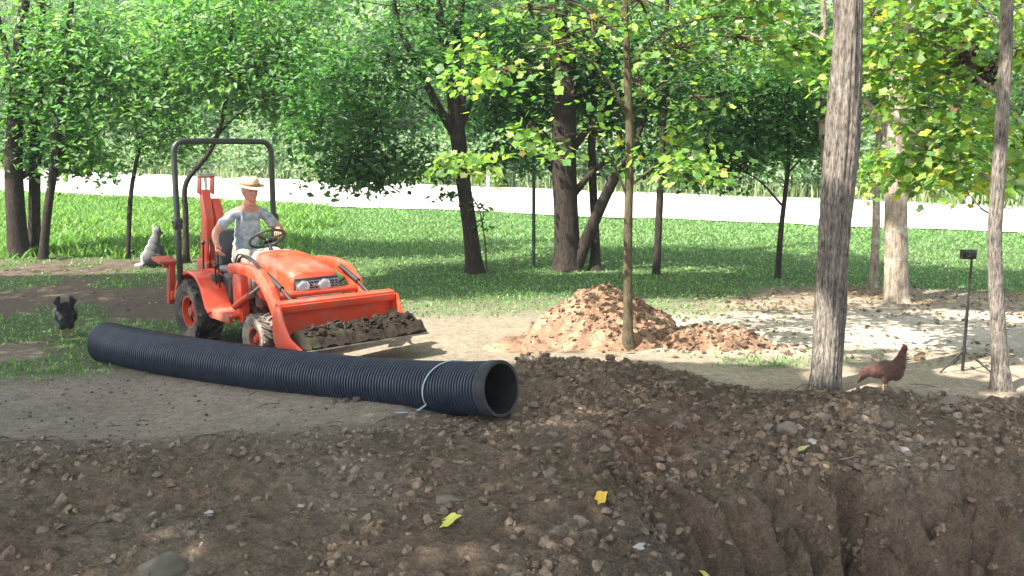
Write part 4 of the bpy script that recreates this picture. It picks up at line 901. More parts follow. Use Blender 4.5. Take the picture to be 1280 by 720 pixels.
    floor_ = np.interp(XX, [0, 0.05, 0.12, 0.6, 0.66], [0.39, 0.30, 0.262, 0.366, 0.372])
    hp = 0.165*np.exp(-((XX-0.24)/0.20)**2)*(0.70+0.35*YY/W*0.6)+0.10*np.exp(-((XX-0.42)/0.14)**2)+0.05*sst(0.655, 0.56, XX)
    hp = hp*(0.80+0.35*fbm(YY*4, XX*5, 4, 171))+0.035*fbm(YY*16, XX*16, 3, 172)
    ZZ = np.maximum(floor_+np.maximum(hp, 0.0), floor_-0.004); ix = np.arange(nx_*ny_).reshape(ny_, nx_)
    Vt = np.stack([XX+bx0, YY, ZZ], -1).reshape(-1, 3); Vb = np.stack([XX+bx0, YY, floor_-0.002], -1).reshape(-1, 3); k = nx_*ny_
    Ft = np.stack([ix[:-1, :-1], ix[:-1, 1:], ix[1:, 1:], ix[1:, :-1]], -1).reshape(-1, 4); bd = list(ix[0, :])+list(ix[1:, -1])+list(ix[-1, -2::-1])+list(ix[-2:0:-1, 0]); Fs = [(bd[i], bd[(i+1) % len(bd)], bd[(i+1) % len(bd)]+k, bd[i]+k) for i in range(len(bd))]
    Vv = np.concatenate([Vt, Vb]); Fv = np.concatenate([Ft, Ft[:, ::-1]+k, np.array(Fs)]); Cc = np.ones((len(Vv), 3))*np.array((0.022, 0.016, 0.011)); gn = fbm(Vv[:, 1]*6, Vv[:, 0]*6, 3, 173)[:, None]  # load colour darkened to stand for the heap's own shade
    Cc = Cc*(1+0.5*gn); Cc = np.where(gn > 0.38, np.array((0.030, 0.030, 0.016)), Cc)
    # lumps on top of the heap
    VV = [Vv]; FFt = []; off = len(Vv); CC = [Cc]
    Ftri = np.concatenate([Fv[:, [0, 1, 2]], Fv[:, [0, 2, 3]]]); FFt.append(Ftri)
    for _ in range(320):
        a = rng.random()*0.50+0.05; b_ = (rng.random()*2-1)*(W-0.05); i_ = int(np.argmin(abs(gx_-a))); j_ = int(np.argmin(abs(gy_-b_))); s_ = 0.02+0.07*rng.random()**2.5
        v, f = LUMPS[rng.integers(len(LUMPS))]; v2 = (v*s_)@np.array(Euler((rng.normal()*.5, rng.normal()*.5, rng.random()*6)).to_matrix()).T+np.array([a+bx0, b_, ZZ[j_, i_]+s_*0.1]); VV.append(v2); FFt.append(f+off); off += len(v2)
        CC.append(np.ones((len(v2), 3))*np.array((0.028, 0.020, 0.014))*(0.6+0.9*rng.random()))
    o = np_mesh('soil_load', np.concatenate(VV), np.concatenate(FFt), M['clod'], None, np.concatenate(CC), smooth=True); o.matrix_world = TM; o.data.set_sharp_from_angle(angle=math.radians(40))
    tag(o, 'clotted soil heaped in the loader bucket, darkened for its own shade', 'soil')
tractor()

# ------------------------------------------------------------------ the driver (same local frame)
def driver():
    p = empty('person', TLOC, TRZ); p.scale = (TS,)*3; tag(p, 'person in straw hat, pale shirt and shorts driving the orange tractor, hand on the wheel', 'person')
    def hand(w, f, palm_n, curl, thumb_side):
        """chains for palm, four fingers and a thumb; w wrist, f finger direction, palm_n palm normal"""
        w = Vector(w); f = Vector(f).normalized(); n = Vector(palm_n).normalized(); n = (n-f*n.dot(f)).normalized(); s = f.cross(n)*thumb_side; ch = []
        pc = w+f*0.05; ch.append([(*w, 0.026, 0.022), (*pc, 0.036, 0.016), (*(w+f*0.085), 0.034, 0.013)]); kb = w+f*0.085
        for i, (o, L) in enumerate(((0.030, 0.072), (0.010, 0.080), (-0.010, 0.075), (-0.029, 0.058))):
            b = kb+s*o; d = f; pts = [(*kb, 0.034, 0.013), (*b, 0.0105)]; q = b
            for k, l in enumerate((0.42, 0.32, 0.26)):
                d = (Matrix.Rotation(-curl*(0.8+0.25*k), 3, s*thumb_side) @ d).normalized() if False else (d*math.cos(curl)+n*math.sin(curl)).normalized(); 
                q = q+d*L*l; pts.append((*q, 0.0095-0.0012*k)); n2 = n; nn = (n*math.cos(curl)-d*0).normalized()
            ch.append(pts)
        tb = w+f*0.03+s*0.025; t1 = tb+(s*0.7+f*0.6+n*0.2).normalized()*0.035; t2 = t1+(f*0.7+n*0.6+s*0.1).normalized()*0.03
        ch.append([(*pc, 0.036, 0.016), (*tb, 0.014), (*t1, 0.012), (*t2, 0.0095)]); return ch
    Wr = (0.50, -0.425, 1.10); Wl = (0.64, 0.20, 1.235)
    pel = (0.26, 0, 0.91, 0.115, 0.105); wst = (0.285, 0, 1.06, 0.11, 0.085); chs = (0.34, 0, 1.26, 0.118, 0.085); nb_ = (0.385, 0, 1.44, 0.060, 0.058); nk = (0.41, 0, 1.52, 0.055); 
    shr = (0.36, -0.172, 1.40, 0.055); shl = (0.36, 0.172, 1.40, 0.055); elr = (0.33, -0.36, 1.20, 0.043); ell = (0.46, 0.33, 1.20, 0.043)
    chains = [[pel, wst, chs, nb_, nk, (0.425, 0, 1.58, 0.06, 0.07)],
              [nb_, shr, (0.345, -0.28, 1.30, 0.05), elr, (0.42, -0.40, 1.14, 0.036), (*Wr, 0.025)], [nb_, shl, (0.40, 0.27, 1.30, 0.05), ell, (0.55, 0.27, 1.215, 0.036), (*Wl, 0.025)]]
    for s in (-1, 1):
        chains.append([pel, (0.34, s*0.11, 0.90, 0.095), (0.55, s*0.16, 0.945, 0.078), (0.71, s*0.20, 0.955, 0.060), (0.77, s*0.215, 0.78, 0.056), (0.82, s*0.23, 0.60, 0.038), (0.84, s*0.24, 0.50, 0.034)])
    chains += hand(Wr, (0.35, 0.0, -0.75), (0.2, 0.95, 0), 0.55, 1); chains += hand(Wl, (0.75, -0.35, -0.25), (0.1, -0.25, -1), 0.6, 1)
    body = skinned('body', chains, M['skin'], p, 2)
    # head with a face, grown as one surface and joined to the neck by overlap inside the skin mesh
    h = Vector((0.44, 0, 1.635)); mb = MB(); mb.ball(h, 0.095, (1.05, 0.80, 1.18), sub=3); mb.ball(h+Vector((0.03, 0, -0.06)), 0.062, (1.0, 0.85, 0.85), sub=2)
    mb.ball(h+Vector((0.098, 0, -0.012)), 0.018, (1.0, 0.7, 1.5), sub=2); mb.ball(h+Vector((0.105, 0, -0.028)), 0.014, (1.0, 1.1, 0.8), sub=2); mb.ball(h+Vector((0.085, 0, -0.062)), 0.018, (0.7, 1.5, 0.45), sub=2); mb.ball(h+Vector((0.07, 0, -0.092)), 0.028, (0.8, 1, 0.7), sub=2)
    mb.ball(h+Vector((0.08, 0, 0.028)), 0.02, (0.6, 2.6, 0.5), sub=2)
    for s in (-1, 1): mb.ball(h+Vector((0.0, s*0.078, -0.008)), 0.026, (0.7, 0.35, 1.15), sub=2)
    mb.tube([h+Vector((-0.015, 0, -0.15)), h+Vector((0.0, 0, -0.04))], [0.058, 0.055], 16)
    head = remeshed('head', mb, M['skin'], p, 0.007, 3)
    for s in (-1, 1): mb = MB(); mb.ball(h+Vector((0.086, s*0.032, 0.010)), 0.009, sub=2); mb.build('eye', M['eye'], head)
    mb = MB(); mb.ball(h+Vector((0.083, 0, -0.064)), 0.012, (0.5, 1.9, 0.22), sub=2); mb.build('mouth', M['comb'], head)
    mb = MB(); mb.ball(h+Vector((-0.02, 0, 0.012)), 0.096, (1.0, 0.86, 1.08), sub=3); bmesh.ops.delete(mb.bm, geom=[v for v in mb.bm.verts if v.co.x > h.x+0.035 or v.co.z < h.z-0.06], context='VERTS'); mb.build('hair', M['hair'], p)
    # hat with wavy brim, tipped forward
    mb = MB(); T_ = Matrix.Translation(h+Vector((0.0, 0, 0.055))) @ Matrix.Rotation(0.16, 4, 'Y'); seg = 40; rings = []
    for r, z in ((0.190, -0.012), (0.192, -0.006), (0.15, 0.0), (0.112, 0.004), (0.104, 0.012), (0.100, 0.05), (0.090, 0.088), (0.062, 0.102), (0.03, 0.094), (0.0, 0.090)):
        if r == 0: rings.append([mb.bm.verts.new(T_ @ Vector((0, 0, z)))]); continue
        rings.append([mb.bm.verts.new(T_ @ Vector((r*1.03*math.cos(2*PI*k/seg), r*0.93*math.sin(2*PI*k/seg), z+(0.024*abs(math.sin(2*PI*k/seg))**2*((r-0.1)/0.09) if r > 0.105 else 0)))) for k in range(seg)])
    for A, B_ in zip(rings[:-1], rings[1:]):
        for k in range(seg):
            k2 = (k+1) % seg
            if len(B_) == 1: mb.bm.faces.new((A[k], A[k2], B_[0]))
            else: mb.bm.faces.new((A[k], A[k2], B_[k2], B_[k]))
    hat = mb.build('straw_hat', M['straw'], p, 60); sm = hat.modifiers.new('t', 'SOLIDIFY'); sm.thickness = 0.006; bake(hat)
    mb = MB(); mb.lathe([(0.106, 0.008), (0.107, 0.012), (0.105, 0.034), (0.101, 0.036)], (0, 0, 0), (0, 0, 1), 40, 1.03, 0.95); bnd = mb.build('hat_band', M['hatband'], hat); bnd.data.transform(T_)
    # shirt: torso and short sleeves, slightly wrinkled
    sc_ = [[(0.26, 0, 0.92, 0.140, 0.125), (0.285, 0, 1.06, 0.142, 0.115), (0.34, 0, 1.26, 0.155, 0.118), (0.38, 0, 1.42, 0.09, 0.080), (0.395, 0, 1.47, 0.068, 0.062)],
           [(0.38, 0, 1.42, 0.09, 0.080), (0.36, -0.165, 1.40, 0.066), (0.345, -0.275, 1.29, 0.062), (0.335, -0.318, 1.24, 0.060)], [(0.38, 0, 1.42, 0.09, 0.080), (0.36, 0.165, 1.40, 0.066), (0.405, 0.262, 1.29, 0.062), (0.425, 0.285, 1.25, 0.060)]]
    s = skinned('shirt', sc_, M['shirt'], p, 3); v = s.data; co_ = np.zeros(len(v.vertices)*3); v.vertices.foreach_get('co', co_); co_ = co_.reshape(-1, 3); nn_ = np.zeros(len(v.vertices)*3); v.vertices.foreach_get('normal', nn_); nn_ = nn_.reshape(-1, 3)
    co_ += nn_*(0.020*fbm(co_[:, 2]*16+co_[:, 1]*6, co_[:, 1]*7+co_[:, 0]*4, 3, 181))[:, None]; v.vertices.foreach_set('co', co_.ravel()); v.update()
    mb = MB(); mb.tube([(0.345, 0, 1.462), (0.39, -0.06, 1.478), (0.455, 0, 1.45), (0.39, 0.06, 1.478)], 0.014, 8, closed=True); mb.build('collar', M['shirt'], s)
    # shorts
    sh = [[(0.25, 0, 0.96, 0.148, 0.135), (0.27, 0, 0.90, 0.155, 0.13)]]+[[(0.27, 0, 0.90, 0.155, 0.13), (0.36, q*0.115, 0.905, 0.112), (0.55, q*0.165, 0.95, 0.100), (0.695, q*0.20, 0.962, 0.088)] for q in (-1, 1)]
    skinned('shorts', sh, M['shorts'], p, 2)
    for q in (-1, 1):
        mb = MB(); mb.tube([(0.815, q*0.23, 0.62), (0.84, q*0.24, 0.50)], [0.050, 0.046], 16); mb.build('sock', M['sock'], p)
        mb = MB(); mb.ball((0.86, q*0.242, 0.47), 0.055, (1.15, 0.85, 0.85), sub=3); mb.ball((0.95, q*0.25, 0.452), 0.05, (1.5, 0.9, 0.62), sub=3); mb.tube([(0.84, q*0.24, 0.46), (0.835, q*0.238, 0.56)], [0.05, 0.055], 16); mb.box((0.92, q*0.247, 0.428), (0.27, 0.085, 0.02), bev=0.008); remeshed('boot', mb, M['boot'], p, 0.008, 3)
driver()

# ------------------------------------------------------------------ poultry and dog
def chicken(loc, rz, label, feather, pose):
    root = empty('chicken', loc, rz); tag(root, label, 'chicken'); mb = MB()
    if pose == 'side':                        # walking, neck stretched up, tail carried low
        for c, r, sc in (((0.0, 0, 0.175), 0.096, (1.35, 0.85, 0.92)), ((0.075, 0, 0.18), 0.088, (1.0, 0.85, 1.0)), ((-0.08, 0, 0.175), 0.080, (1.3, 0.85, 0.85)), ((0.11, 0, 0.225), 0.072, (0.9, 0.8, 1.1)), ((0.13, 0, 0.28), 0.052, (0.8, 0.8, 1.3)), ((0.143, 0, 0.325), 0.030, (0.9, 0.85, 1.3)),
                         ((0.150, 0, 0.358), 0.027, (1.15, 0.85, 1.0)), ((-0.165, 0, 0.165), 0.056, (1.4, 0.6, 0.85)), ((-0.21, 0, 0.145), 0.042, (1.3, 0.45, 0.9))): mb.ball(c, r, sc, sub=3)
        for s in (-1, 1): mb.ball((0.0+0.025*s, s*0.04, 0.12), 0.042, (0.9, 0.7, 1.2), sub=3); mb.ball((-0.01, s*0.062, 0.19), 0.062, (1.5, 0.32, 0.8), sub=3)
        hd = Vector((0.150, 0, 0.358))
    else:                                     # seen from behind, tail cocked up, head down pecking
        for c, r, sc in (((0.0, 0, 0.19), 0.095, (1.15, 0.92, 1.05)), ((0.08, 0, 0.17), 0.075, (1.0, 0.9, 1.0)), ((-0.07, 0, 0.21), 0.075, (1.0, 0.9, 1.1)), ((0.16, 0, 0.15), 0.045, (1.2, 0.8, 0.9)), ((0.22, 0, 0.11), 0.030, (1.2, 0.8, 1.0)), ((0.25, 0, 0.075), 0.026, (1.2, 0.85, 0.9)),
                         ((-0.115, 0, 0.265), 0.05, (0.7, 1.1, 1.3))): mb.ball(c, r, sc, sub=3)
        for s in (-1, 1): mb.ball((-0.14, s*0.052, 0.315), 0.042, (0.6, 0.42, 1.75), (s*0.18, 0, 0), sub=3); mb.ball((0.0, s*0.03, 0.11), 0.045, (0.9, 0.8, 1.2), sub=3); mb.ball((0.0, s*0.072, 0.2), 0.066, (1.3, 0.36, 0.9), sub=3)
        hd = Vector((0.25, 0, 0.075))
    b = remeshed('body', mb, M[feather], root, 0.0065, 3)
    v = b.data; co_ = np.zeros(len(v.vertices)*3); v.vertices.foreach_get('co', co_); co_ = co_.reshape(-1, 3); nn_ = np.zeros_like(co_).ravel(); v.vertices.foreach_get('normal', nn_); nn_ = nn_.reshape(-1, 3)
    co_ += nn_*(0.006*fbm(co_[:, 0]*30+co_[:, 2]*12, co_[:, 2]*34+co_[:, 1]*20, 3, 191))[:, None]; v.vertices.foreach_set('co', co_.ravel()); v.update()
    mb = MB()
    for k in range(5): mb.ball(hd+Vector((-0.018+0.010*k, 0, 0.027+0.006*math.sin(k*1.2+0.5))), 0.0085, (0.7, 0.35, 1.3), sub=2)
    remeshed('comb', mb, M['comb'], root, 0.003, 1)
    mb = MB(); mb.tube([hd+Vector((0.024, 0, 0)), hd+Vector((0.046, 0, -0.008))], [0.009, 0.001], 8); mb.build('beak', M['beak'], root)
    for s in (-1, 1): mb = MB(); mb.ball(hd+Vector((0.018, s*0.004, -0.028)), 0.010, (0.7, 0.4, 1.4), sub=2); mb.build('wattle', M['comb'], root); mb = MB(); mb.ball(hd+Vector((0.010, s*0.022, 0.006)), 0.004, sub=2); mb.build('eye', M['eye'], root)
    for s in (-1, 1):
        fx = 0.035*s if pose == 'side' else 0.0; mb = MB(); mb.tube([(fx*0.8, s*0.04, 0.10), (fx-0.006, s*0.042, 0.055), (fx+0.004, s*0.042, 0.008)], [0.010, 0.007, 0.006], 8)
        for a in (-0.5, 0, 0.5, PI): mb.tube([(fx+0.004, s*0.042, 0.009), (fx+0.004+math.cos(a)*(0.045 if a != PI else 0.02), s*0.042+math.sin(a)*0.045, 0.005)], [0.0055, 0.003], 6)
        mb.build('leg', M['leg_yellow'], root)
    mb = MB()
    if pose == 'side':
        for k in range(6): mb.prism([(-0.17, 0.165-0.006*k), (-0.24-0.006*k, 0.150-0.012*k), (-0.25-0.004*k, 0.125-0.014*k), (-0.17, 0.140-0.006*k)], -0.018+0.006*k, -0.012+0.006*k, 0.002)
    else:
        for s in (-1, 1):
          mb = MB()
          for kk in range(4): mb.prism([(0.040*s-0.010, 0.27), (0.052*s-0.018+0.010*kk*s, 0.375-0.012*kk), (0.052*s+0.010+0.010*kk*s, 0.380-0.014*kk), (0.040*s+0.012, 0.27)], -0.175+0.006*kk, -0.168+0.006*kk, 0.001, axis='X')
          mb.build('tail_plume', M[feather], root)
    if pose == 'side': mb.build('tail', M[feather], root)
    return root
p = on(1107, 490); p.z = gz(p.x, p.y); h1 = chicken(p, math.radians(-8), 'rust-brown hen walking right beside the big grey trunk', 'feather_red', 'side'); h1.scale = (0.86, 1.1, 1.05)
p = on(84, 421); p.z = gz(p.x, p.y); h2 = chicken(p, math.radians(116), 'black chicken seen from behind, tail up, on the grass at the left', 'feather_black', 'rear'); h2.scale = (1.35, 1.35, 1.35)
def dog():
    p = on(193, 333); p.z = gz(p.x, p.y); root = empty('dog', p, math.radians(70)); tag(root, 'grey and white dog with pointed ears, its sunlit side painted whiter, sitting left of the tractor, facing away', 'dog')
    mb = MB()   # local x forward
    for c, r, sc in (((-0.10, 0, 0.16), 0.155, (1.05, 1.0, 0.95)), ((-0.03, 0, 0.27), 0.135, (1.0, 0.92, 1.1)), ((0.03, 0, 0.38), 0.115, (0.95, 0.92, 1.2)), ((0.06, 0, 0.46), 0.095, (0.95, 0.9, 1.1)), ((0.09, 0, 0.53), 0.075, (1, 0.9, 1.1)), ((0.12, 0, 0.60), 0.078, (1.05, 0.95, 0.95)), ((0.20, 0, 0.575), 0.040, (1.5, 0.8, 0.75))): mb.ball(c, r, sc, sub=3)
    for s in (-1, 1):
        mb.ball((-0.04, s*0.12, 0.13), 0.10, (1.25, 0.6, 1.1), sub=3); mb.ball((0.06, s*0.14, 0.035), 0.038, (2.0, 0.8, 0.8), sub=3)
        mb.tube([(0.10, s*0.075, 0.36), (0.135, s*0.08, 0.20), (0.13, s*0.08, 0.03)], [0.055, 0.036, 0.028], 14); mb.ball((0.15, s*0.08, 0.025), 0.032, (1.4, 0.9, 0.75), sub=3)
        mb.tube([(0.105, s*0.045, 0.64), (0.10, s*0.058, 0.69), (0.10, s*0.066, 0.745)], [0.032, 0.024, 0.005], 10, flat=(0.6, 1.0))
    mb.tube([(-0.20, 0, 0.08), (-0.28, 0.06, 0.05), (-0.30, 0.16, 0.045)], [0.04, 0.04, 0.02], 12)
    m, nt, b, out = new_mat('dog_fur_lit_side'); tc = N(nt, 'ShaderNodeTexCoord'); sx = N(nt, 'ShaderNodeSeparateXYZ'); nt.links.new(tc.outputs['Object'], sx.inputs[0])
    nn = noise(nt, 9, 5, 0.6); ad = N(nt, 'ShaderNodeMath'); ad.operation = 'MULTIPLY_ADD'; nt.links.new(nn, ad.inputs[0]); ad.inputs[1].default_value = 0.22; nt.links.new(sx.outputs['Y'], ad.inputs[2])
    c = ramp(nt, ad.outputs[0], [(0.115, (0.075, 0.072, 0.072)), (0.17, (0.62, 0.60, 0.56))]); nt.links.new(c, b.inputs['Base Color']); b.inputs['Roughness'].default_value = 0.85; bump(nt, b, noise(nt, 50, 4, 0.6, stretch=(1, 1, 0.3)), 0.8, 0.01)  # white fur, with the sunlit flank painted into one side
    remeshed('body', mb, m, root, 0.010, 4)
    mb = MB(); mb.ball((0.262, 0, 0.582), 0.012, sub=2); mb.build('nose', M['eye'], root)
    for s in (-1, 1): mb = MB(); mb.ball((0.185, s*0.034, 0.615), 0.008, sub=2); mb.build('eye', M['eye'], root)
dog()

# ------------------------------------------------------------------ post, stand, boxes
def stand():
    p = on(1203, 464); p.z = gz(p.x, p.y); root = empty('tripod_stand', p); tag(root, 'slim black stand with a small box on top, between two tree trunks at the right', 'stand')
    top = at(1205, 318, p.y).z-p.z
    mb = MB(); mb.cyl((0, 0, 0.0), (0.004, 0, top*0.55), 0.014); mb.cyl((0.004, 0, top*0.5), (0.010, 0, top-0.03), 0.010); mb.cyl((0, 0, 0.16), (0, 0, 0.22), 0.022); B_ = mb.build('pole', M['black_metal'], root)
    mb = MB(); mb.box((-0.025, 0, top), (0.135, 0.06, 0.085), bev=0.01); mb.box((-0.025, -0.034, top+0.005), (0.10, 0.010, 0.055), bev=0.004); bx = mb.build('camera_box', M['black_metal'], root)
    mb = MB(); mb.lathe([(0.020, 0), (0.020, 0.03), (0.015, 0.034), (0, 0.030)], (-0.055, -0.036, top), (0, -1, 0), 20); mb.build('lens', M['eye'], bx)
    for a in (200, 320, 80):
        a = math.radians(a); mb = MB(); mb.tube([(0, 0, 0.20), (math.cos(a)*0.12, math.sin(a)*0.12, 0.115), (math.cos(a)*0.26, math.sin(a)*0.26, 0.008)], [0.010, 0.009, 0.008], 8); g = mb.build('leg', M['black_metal'], root)
stand()
def pole():
    b = at(667, 329, 16.0); z0 = gz(b.x, b.y); root = empty('metal_pole', (b.x, b.y, z0)); tag(root, 'thin dark green metal pole standing on the lawn beside the thick dark trunk', 'pole')
    H = at(667, 124, 16).z-z0; mb = MB(); mb.cyl((0, 0, -0.2), (0, 0, H), 0.032, 0.030, 16); mb.build('shaft', M['green_metal'], root); mb = MB(); mb.lathe([(0.036, 0), (0.036, 0.03), (0.02, 0.05), (0, 0.052)], (0, 0, H)); mb.build('cap', M['green_metal'], root)
pole()
def postbox(u, v_top, v_bot, w, h, Y, post_du, mat, label, hz):
    g = at(u, v_bot, Y); z0 = gz(g.x, Y); root = empty('roadside_mailbox', (g.x, Y, z0)); tag(root, label, 'mailbox'); zc = at(u, v_top, Y).z-z0
    dx = post_du/F*Y; mb = MB(); mb.box((dx, 0, (zc+0.3)/2-0.1), (0.11, 0.11, zc+0.4), bev=0.01); mb.build('post', M['white_post'], root)
    n = 14; prof = [(-w/2, -h/2), (w/2, -h/2)]+[(w/2*math.cos(a), h*0.15+h*0.42*math.sin(a)) for a in [PI*k/n for k in range(n+1)]]
    mb = MB(); mb.prism(prof, -0.28, 0.28, 0.01, M=Matrix.Translation((0, -0.05, zc))); b = mb.build('box', M[mat], root)
    if hz: mb = MB(); mb.box((-w*0.05, -0.342, zc-0.02), (w*0.5, 0.012, 0.05), bev=0.003); mb.build('number_plate', M['white_post'], b)
postbox(1229, 203, 240, 0.52, 0.40, 26.5, -17, 'box_dark', 'dark blue-grey mailbox on a pale post across the road at the right', True)
postbox(619, 205, 232, 0.50, 0.62, 36.0, -9, 'box_brown', 'dark brown box on a pale post across the road between two tree trunks', False)
# ------------------------------------------------------------------ trees in view
def up(top, dz, dx=0, dy=0, r=0.05): return (top[0]+dx, top[1]+dy, top[2]+dz, r)
def blob(u, v, Y, r, n):
    a = at(u, v, Y); r = (r, r, r) if not hasattr(r, '__len__') else r; return ((a.x, a.y, a.z), r, n)
# big grey trunk, right
f0 = foot(1031, 488); b = [(f0[0], f0[1], f0[2]-0.1, 0.115), pp(1037, 400, 7.7, 0.122), pp(1042, 300, 7.7, 0.118), pp(1052, 180, 7.7, 0.132), pp(1059, 60, 7.7, 0.110), pp(1064, -60, 7.7, 0.106)]
t6 = b[-1]; b += [up(t6, 1.5, 0.1, 0, 0.10), up(t6, 3.0, 0.0, 0, 0.07), up(t6, 4.5, 0.1, 0.1, 0.03)]
tree('large tree with furrowed grey bark at the right, its trunk half in sun', 'tree', b, blobs=[((2.4, 8.2, 7.6), (2.6, 2.4, 1.3), 260), ((0.8, 7.4, 8.2), (1.8, 1.8, 1.0), 130), ((4.4, 8.8, 7.4), (1.8, 1.8, 1.1), 130), ((1.6, 10.9, 7.2), (2.4, 1.4, .9), 600)],  # last leaf mass added overhead, out of view, to shade the lawn's front band
     bark='bark_grey', pal=MID, per=22, lsize=0.13, seed=2, seg=72, flare=0.38, ridges=0.10, step=0.05)
# slender young maple in front of the pile
f0 = foot(785, 438); tr = [(f0[0], f0[1], f0[2], 0.056), pp(785, 380, f0[1], 0.047), pp(785, 300, f0[1], 0.044), pp(787, 180, f0[1], 0.040), pp(783, 60, f0[1], 0.034), pp(781, -60, f0[1], 0.028)]
tr += [up(tr[-1], 1.2, 0.05, 0, 0.018), up(tr[-1], 2.2, 0.05, 0, 0.008)]; Y0 = f0[1]
def L(*pts): return [pp(*p) for p in pts]
mlimbs = [L((786, 150, Y0, .020), (760, 100, Y0-.1, .015), (715, 62, Y0-.3, .010), (650, 55, Y0-.4, .006)), L((787, 152, Y0, .016), (808, 125, Y0+.1, .012), (850, 90, Y0+.2, .008), (900, 70, Y0+.3, .005)),
          L((785, 235, Y0, .014), (815, 210, Y0-.1, .010), (850, 180, Y0-.2, .006), (880, 165, Y0-.2, .004)), L((785, 250, Y0, .012), (765, 200, Y0-.1, .009), (735, 165, Y0-.2, .006), (690, 175, Y0-.4, .004)),
          L((784, 90, Y0, .018), (830, 40, Y0+.1, .012), (900, 20, Y0+.2, .008), (980, 30, Y0+.3, .005)), L((783, 60, Y0, .018), (730, 10, Y0, .012), (660, -10, Y0-.1, .008), (600, 10, Y0-.2, .005))]
mb_ = [blob(640, 85, Y0-.4, (.36, .4, .16), 16), blob(600, 60, Y0-.2, (.3, .3, .15), 8), blob(690, 60, Y0-.2, (.40, .5, .22), 26), blob(740, 25, Y0, (.50, .5, .25), 32), blob(715, 115, Y0-.3, (.26, .3, .14), 8), blob(665, 165, Y0-.5, (.30, .3, .09), 7), blob(735, 160, Y0-.2, (.24, .3, .10), 7),
       blob(800, 100, Y0+.2, (.34, .4, .22), 12), blob(850, 60, Y0+.2, (.45, .5, .24), 30), blob(920, 45, Y0+.3, (.45, .5, .22), 30), blob(990, 60, Y0+.4, (.35, .4, .2), 16), blob(870, 120, Y0+.1, (.30, .3, .12), 10), blob(850, 165, Y0-.1, (.27, .3, .10), 9),
       blob(865, 200, Y0-.2, (.20, .2, .07), 5), blob(660, 10, Y0-.2, (.5, .5, .22), 26), blob(800, 0, Y0, (.6, .6, .3), 36), blob(930, -20, Y0+.3, (.6, .6, .3), 34), blob(740, -70, Y0, (.8, .8, .4), 20), blob(870, -90, Y0, (.8, .8, .4), 20), blob(580, 195, Y0+.6, (.16, .2, .08), 5)]
tree('slender young maple with yellow-green leaves standing before the earth pile', 'tree', tr, mlimbs, mb_, bark='bark_young', pal=MAPLE, per=36, spray=0.22, lsize=0.080, kind='maple', seed=3, filt='soft', seg=20, flare=0.45, twigs=0.7, autolimb=False, flat=0.16, tilt=0.5, name='maple_tree')
# right-hand young maple with the twisting trunk
f0 = foot(1253, 487); Y0 = f0[1]; tr = [(f0[0], f0[1], f0[2]-0.03, 0.075), pp(1249, 440, Y0, 0.062), pp(1246, 380, Y0, 0.060), pp(1243, 300, Y0, 0.056), pp(1249, 200, Y0, 0.054), pp(1256, 90, Y0, 0.052), pp(1263, -50, Y0, 0.048)]
tr += [up(tr[-1], 1.5, 0.1, 0, 0.03), up(tr[-1], 3.0, 0.1, 0, 0.012)]
ml = [L((1254, 120, Y0, .022), (1225, 100, Y0+.3, .016), (1180, 60, Y0+.8, .012), (1120, 50, Y0+1.2, .007)), L((1248, 235, Y0, .018), (1225, 215, Y0+.4, .013), (1180, 190, Y0+.8, .009), (1130, 180, Y0+1, .005)), L((1246, 270, Y0, .012), (1228, 262, Y0+.3, .009), (1205, 235, Y0+.6, .006)), L((1256, 60, Y0, .02), (1242, 25, Y0+.2, .014), (1220, 0, Y0+.3, .01))]
bl = [blob(1150, 40, Y0+1, (.55, .5, .22), 30), blob(1210, 20, Y0+.8, (.5, .5, .22), 26), blob(1110, 85, Y0+1.2, (.4, .4, .18), 17), blob(1190, 95, Y0+.9, (.4, .4, .18), 18), blob(1150, 135, Y0+1, (.45, .4, .15), 20), blob(1205, 150, Y0+.7, (.35, .3, .13), 14), blob(1165, 190, Y0+.9, (.35, .3, .11), 13), blob(1200, 210, Y0+.7, (.24, .3, .09), 9), blob(1120, 205, Y0+1.1, (.2, .2, .08), 5),
      blob(1275, 60, Y0+.8, (.3, .4, .3), 16), blob(1280, 180, Y0+1.2, (.3, .3, .3), 14), blob(1090, 20, Y0+1.5, (.4, .4, .2), 16), blob(1190, -60, Y0+.8, (.9, .8, .4), 20)]
def yel(P, col, rng):
    k = (rng.random(len(P)) < 0.14)[:, None]; return np.where(k, np.array((0.36, 0.34, 0.045))*(0.8+0.4*rng.random((len(P), 1))), col)
t3 = tree('slim tree with a slightly twisted trunk at the right edge, yellowing maple leaves', 'tree', tr, ml, bl, bark='bark_grey', pal=MAPLE, per=36, spray=0.24, lsize=0.080, kind='maple', seed=4, filt='soft', seg=24, flare=0.55, twigs=0.6, autolimb=False, flat=0.16, tilt=0.5, name='maple_tree', yfn=yel)
for u, v, s in ((1206, 66, 0.16), (1236, 92, 0.14)):     # dead curled leaf clumps caught in the branches
    c = at(u, v, Y0+0.35); n = 60; P = np.array(c)+rng.normal(size=(n, 3))*s*0.33; P -= np.array(t3.location); leaves('dead_leaf_clump', P, rng.normal(size=(n, 3)), 0.07+0.05*rng.random(n), palette(n, [(0.03, 0.022, 0.018), (0.05, 0.035, 0.025)], [1, 1], rng), t3)
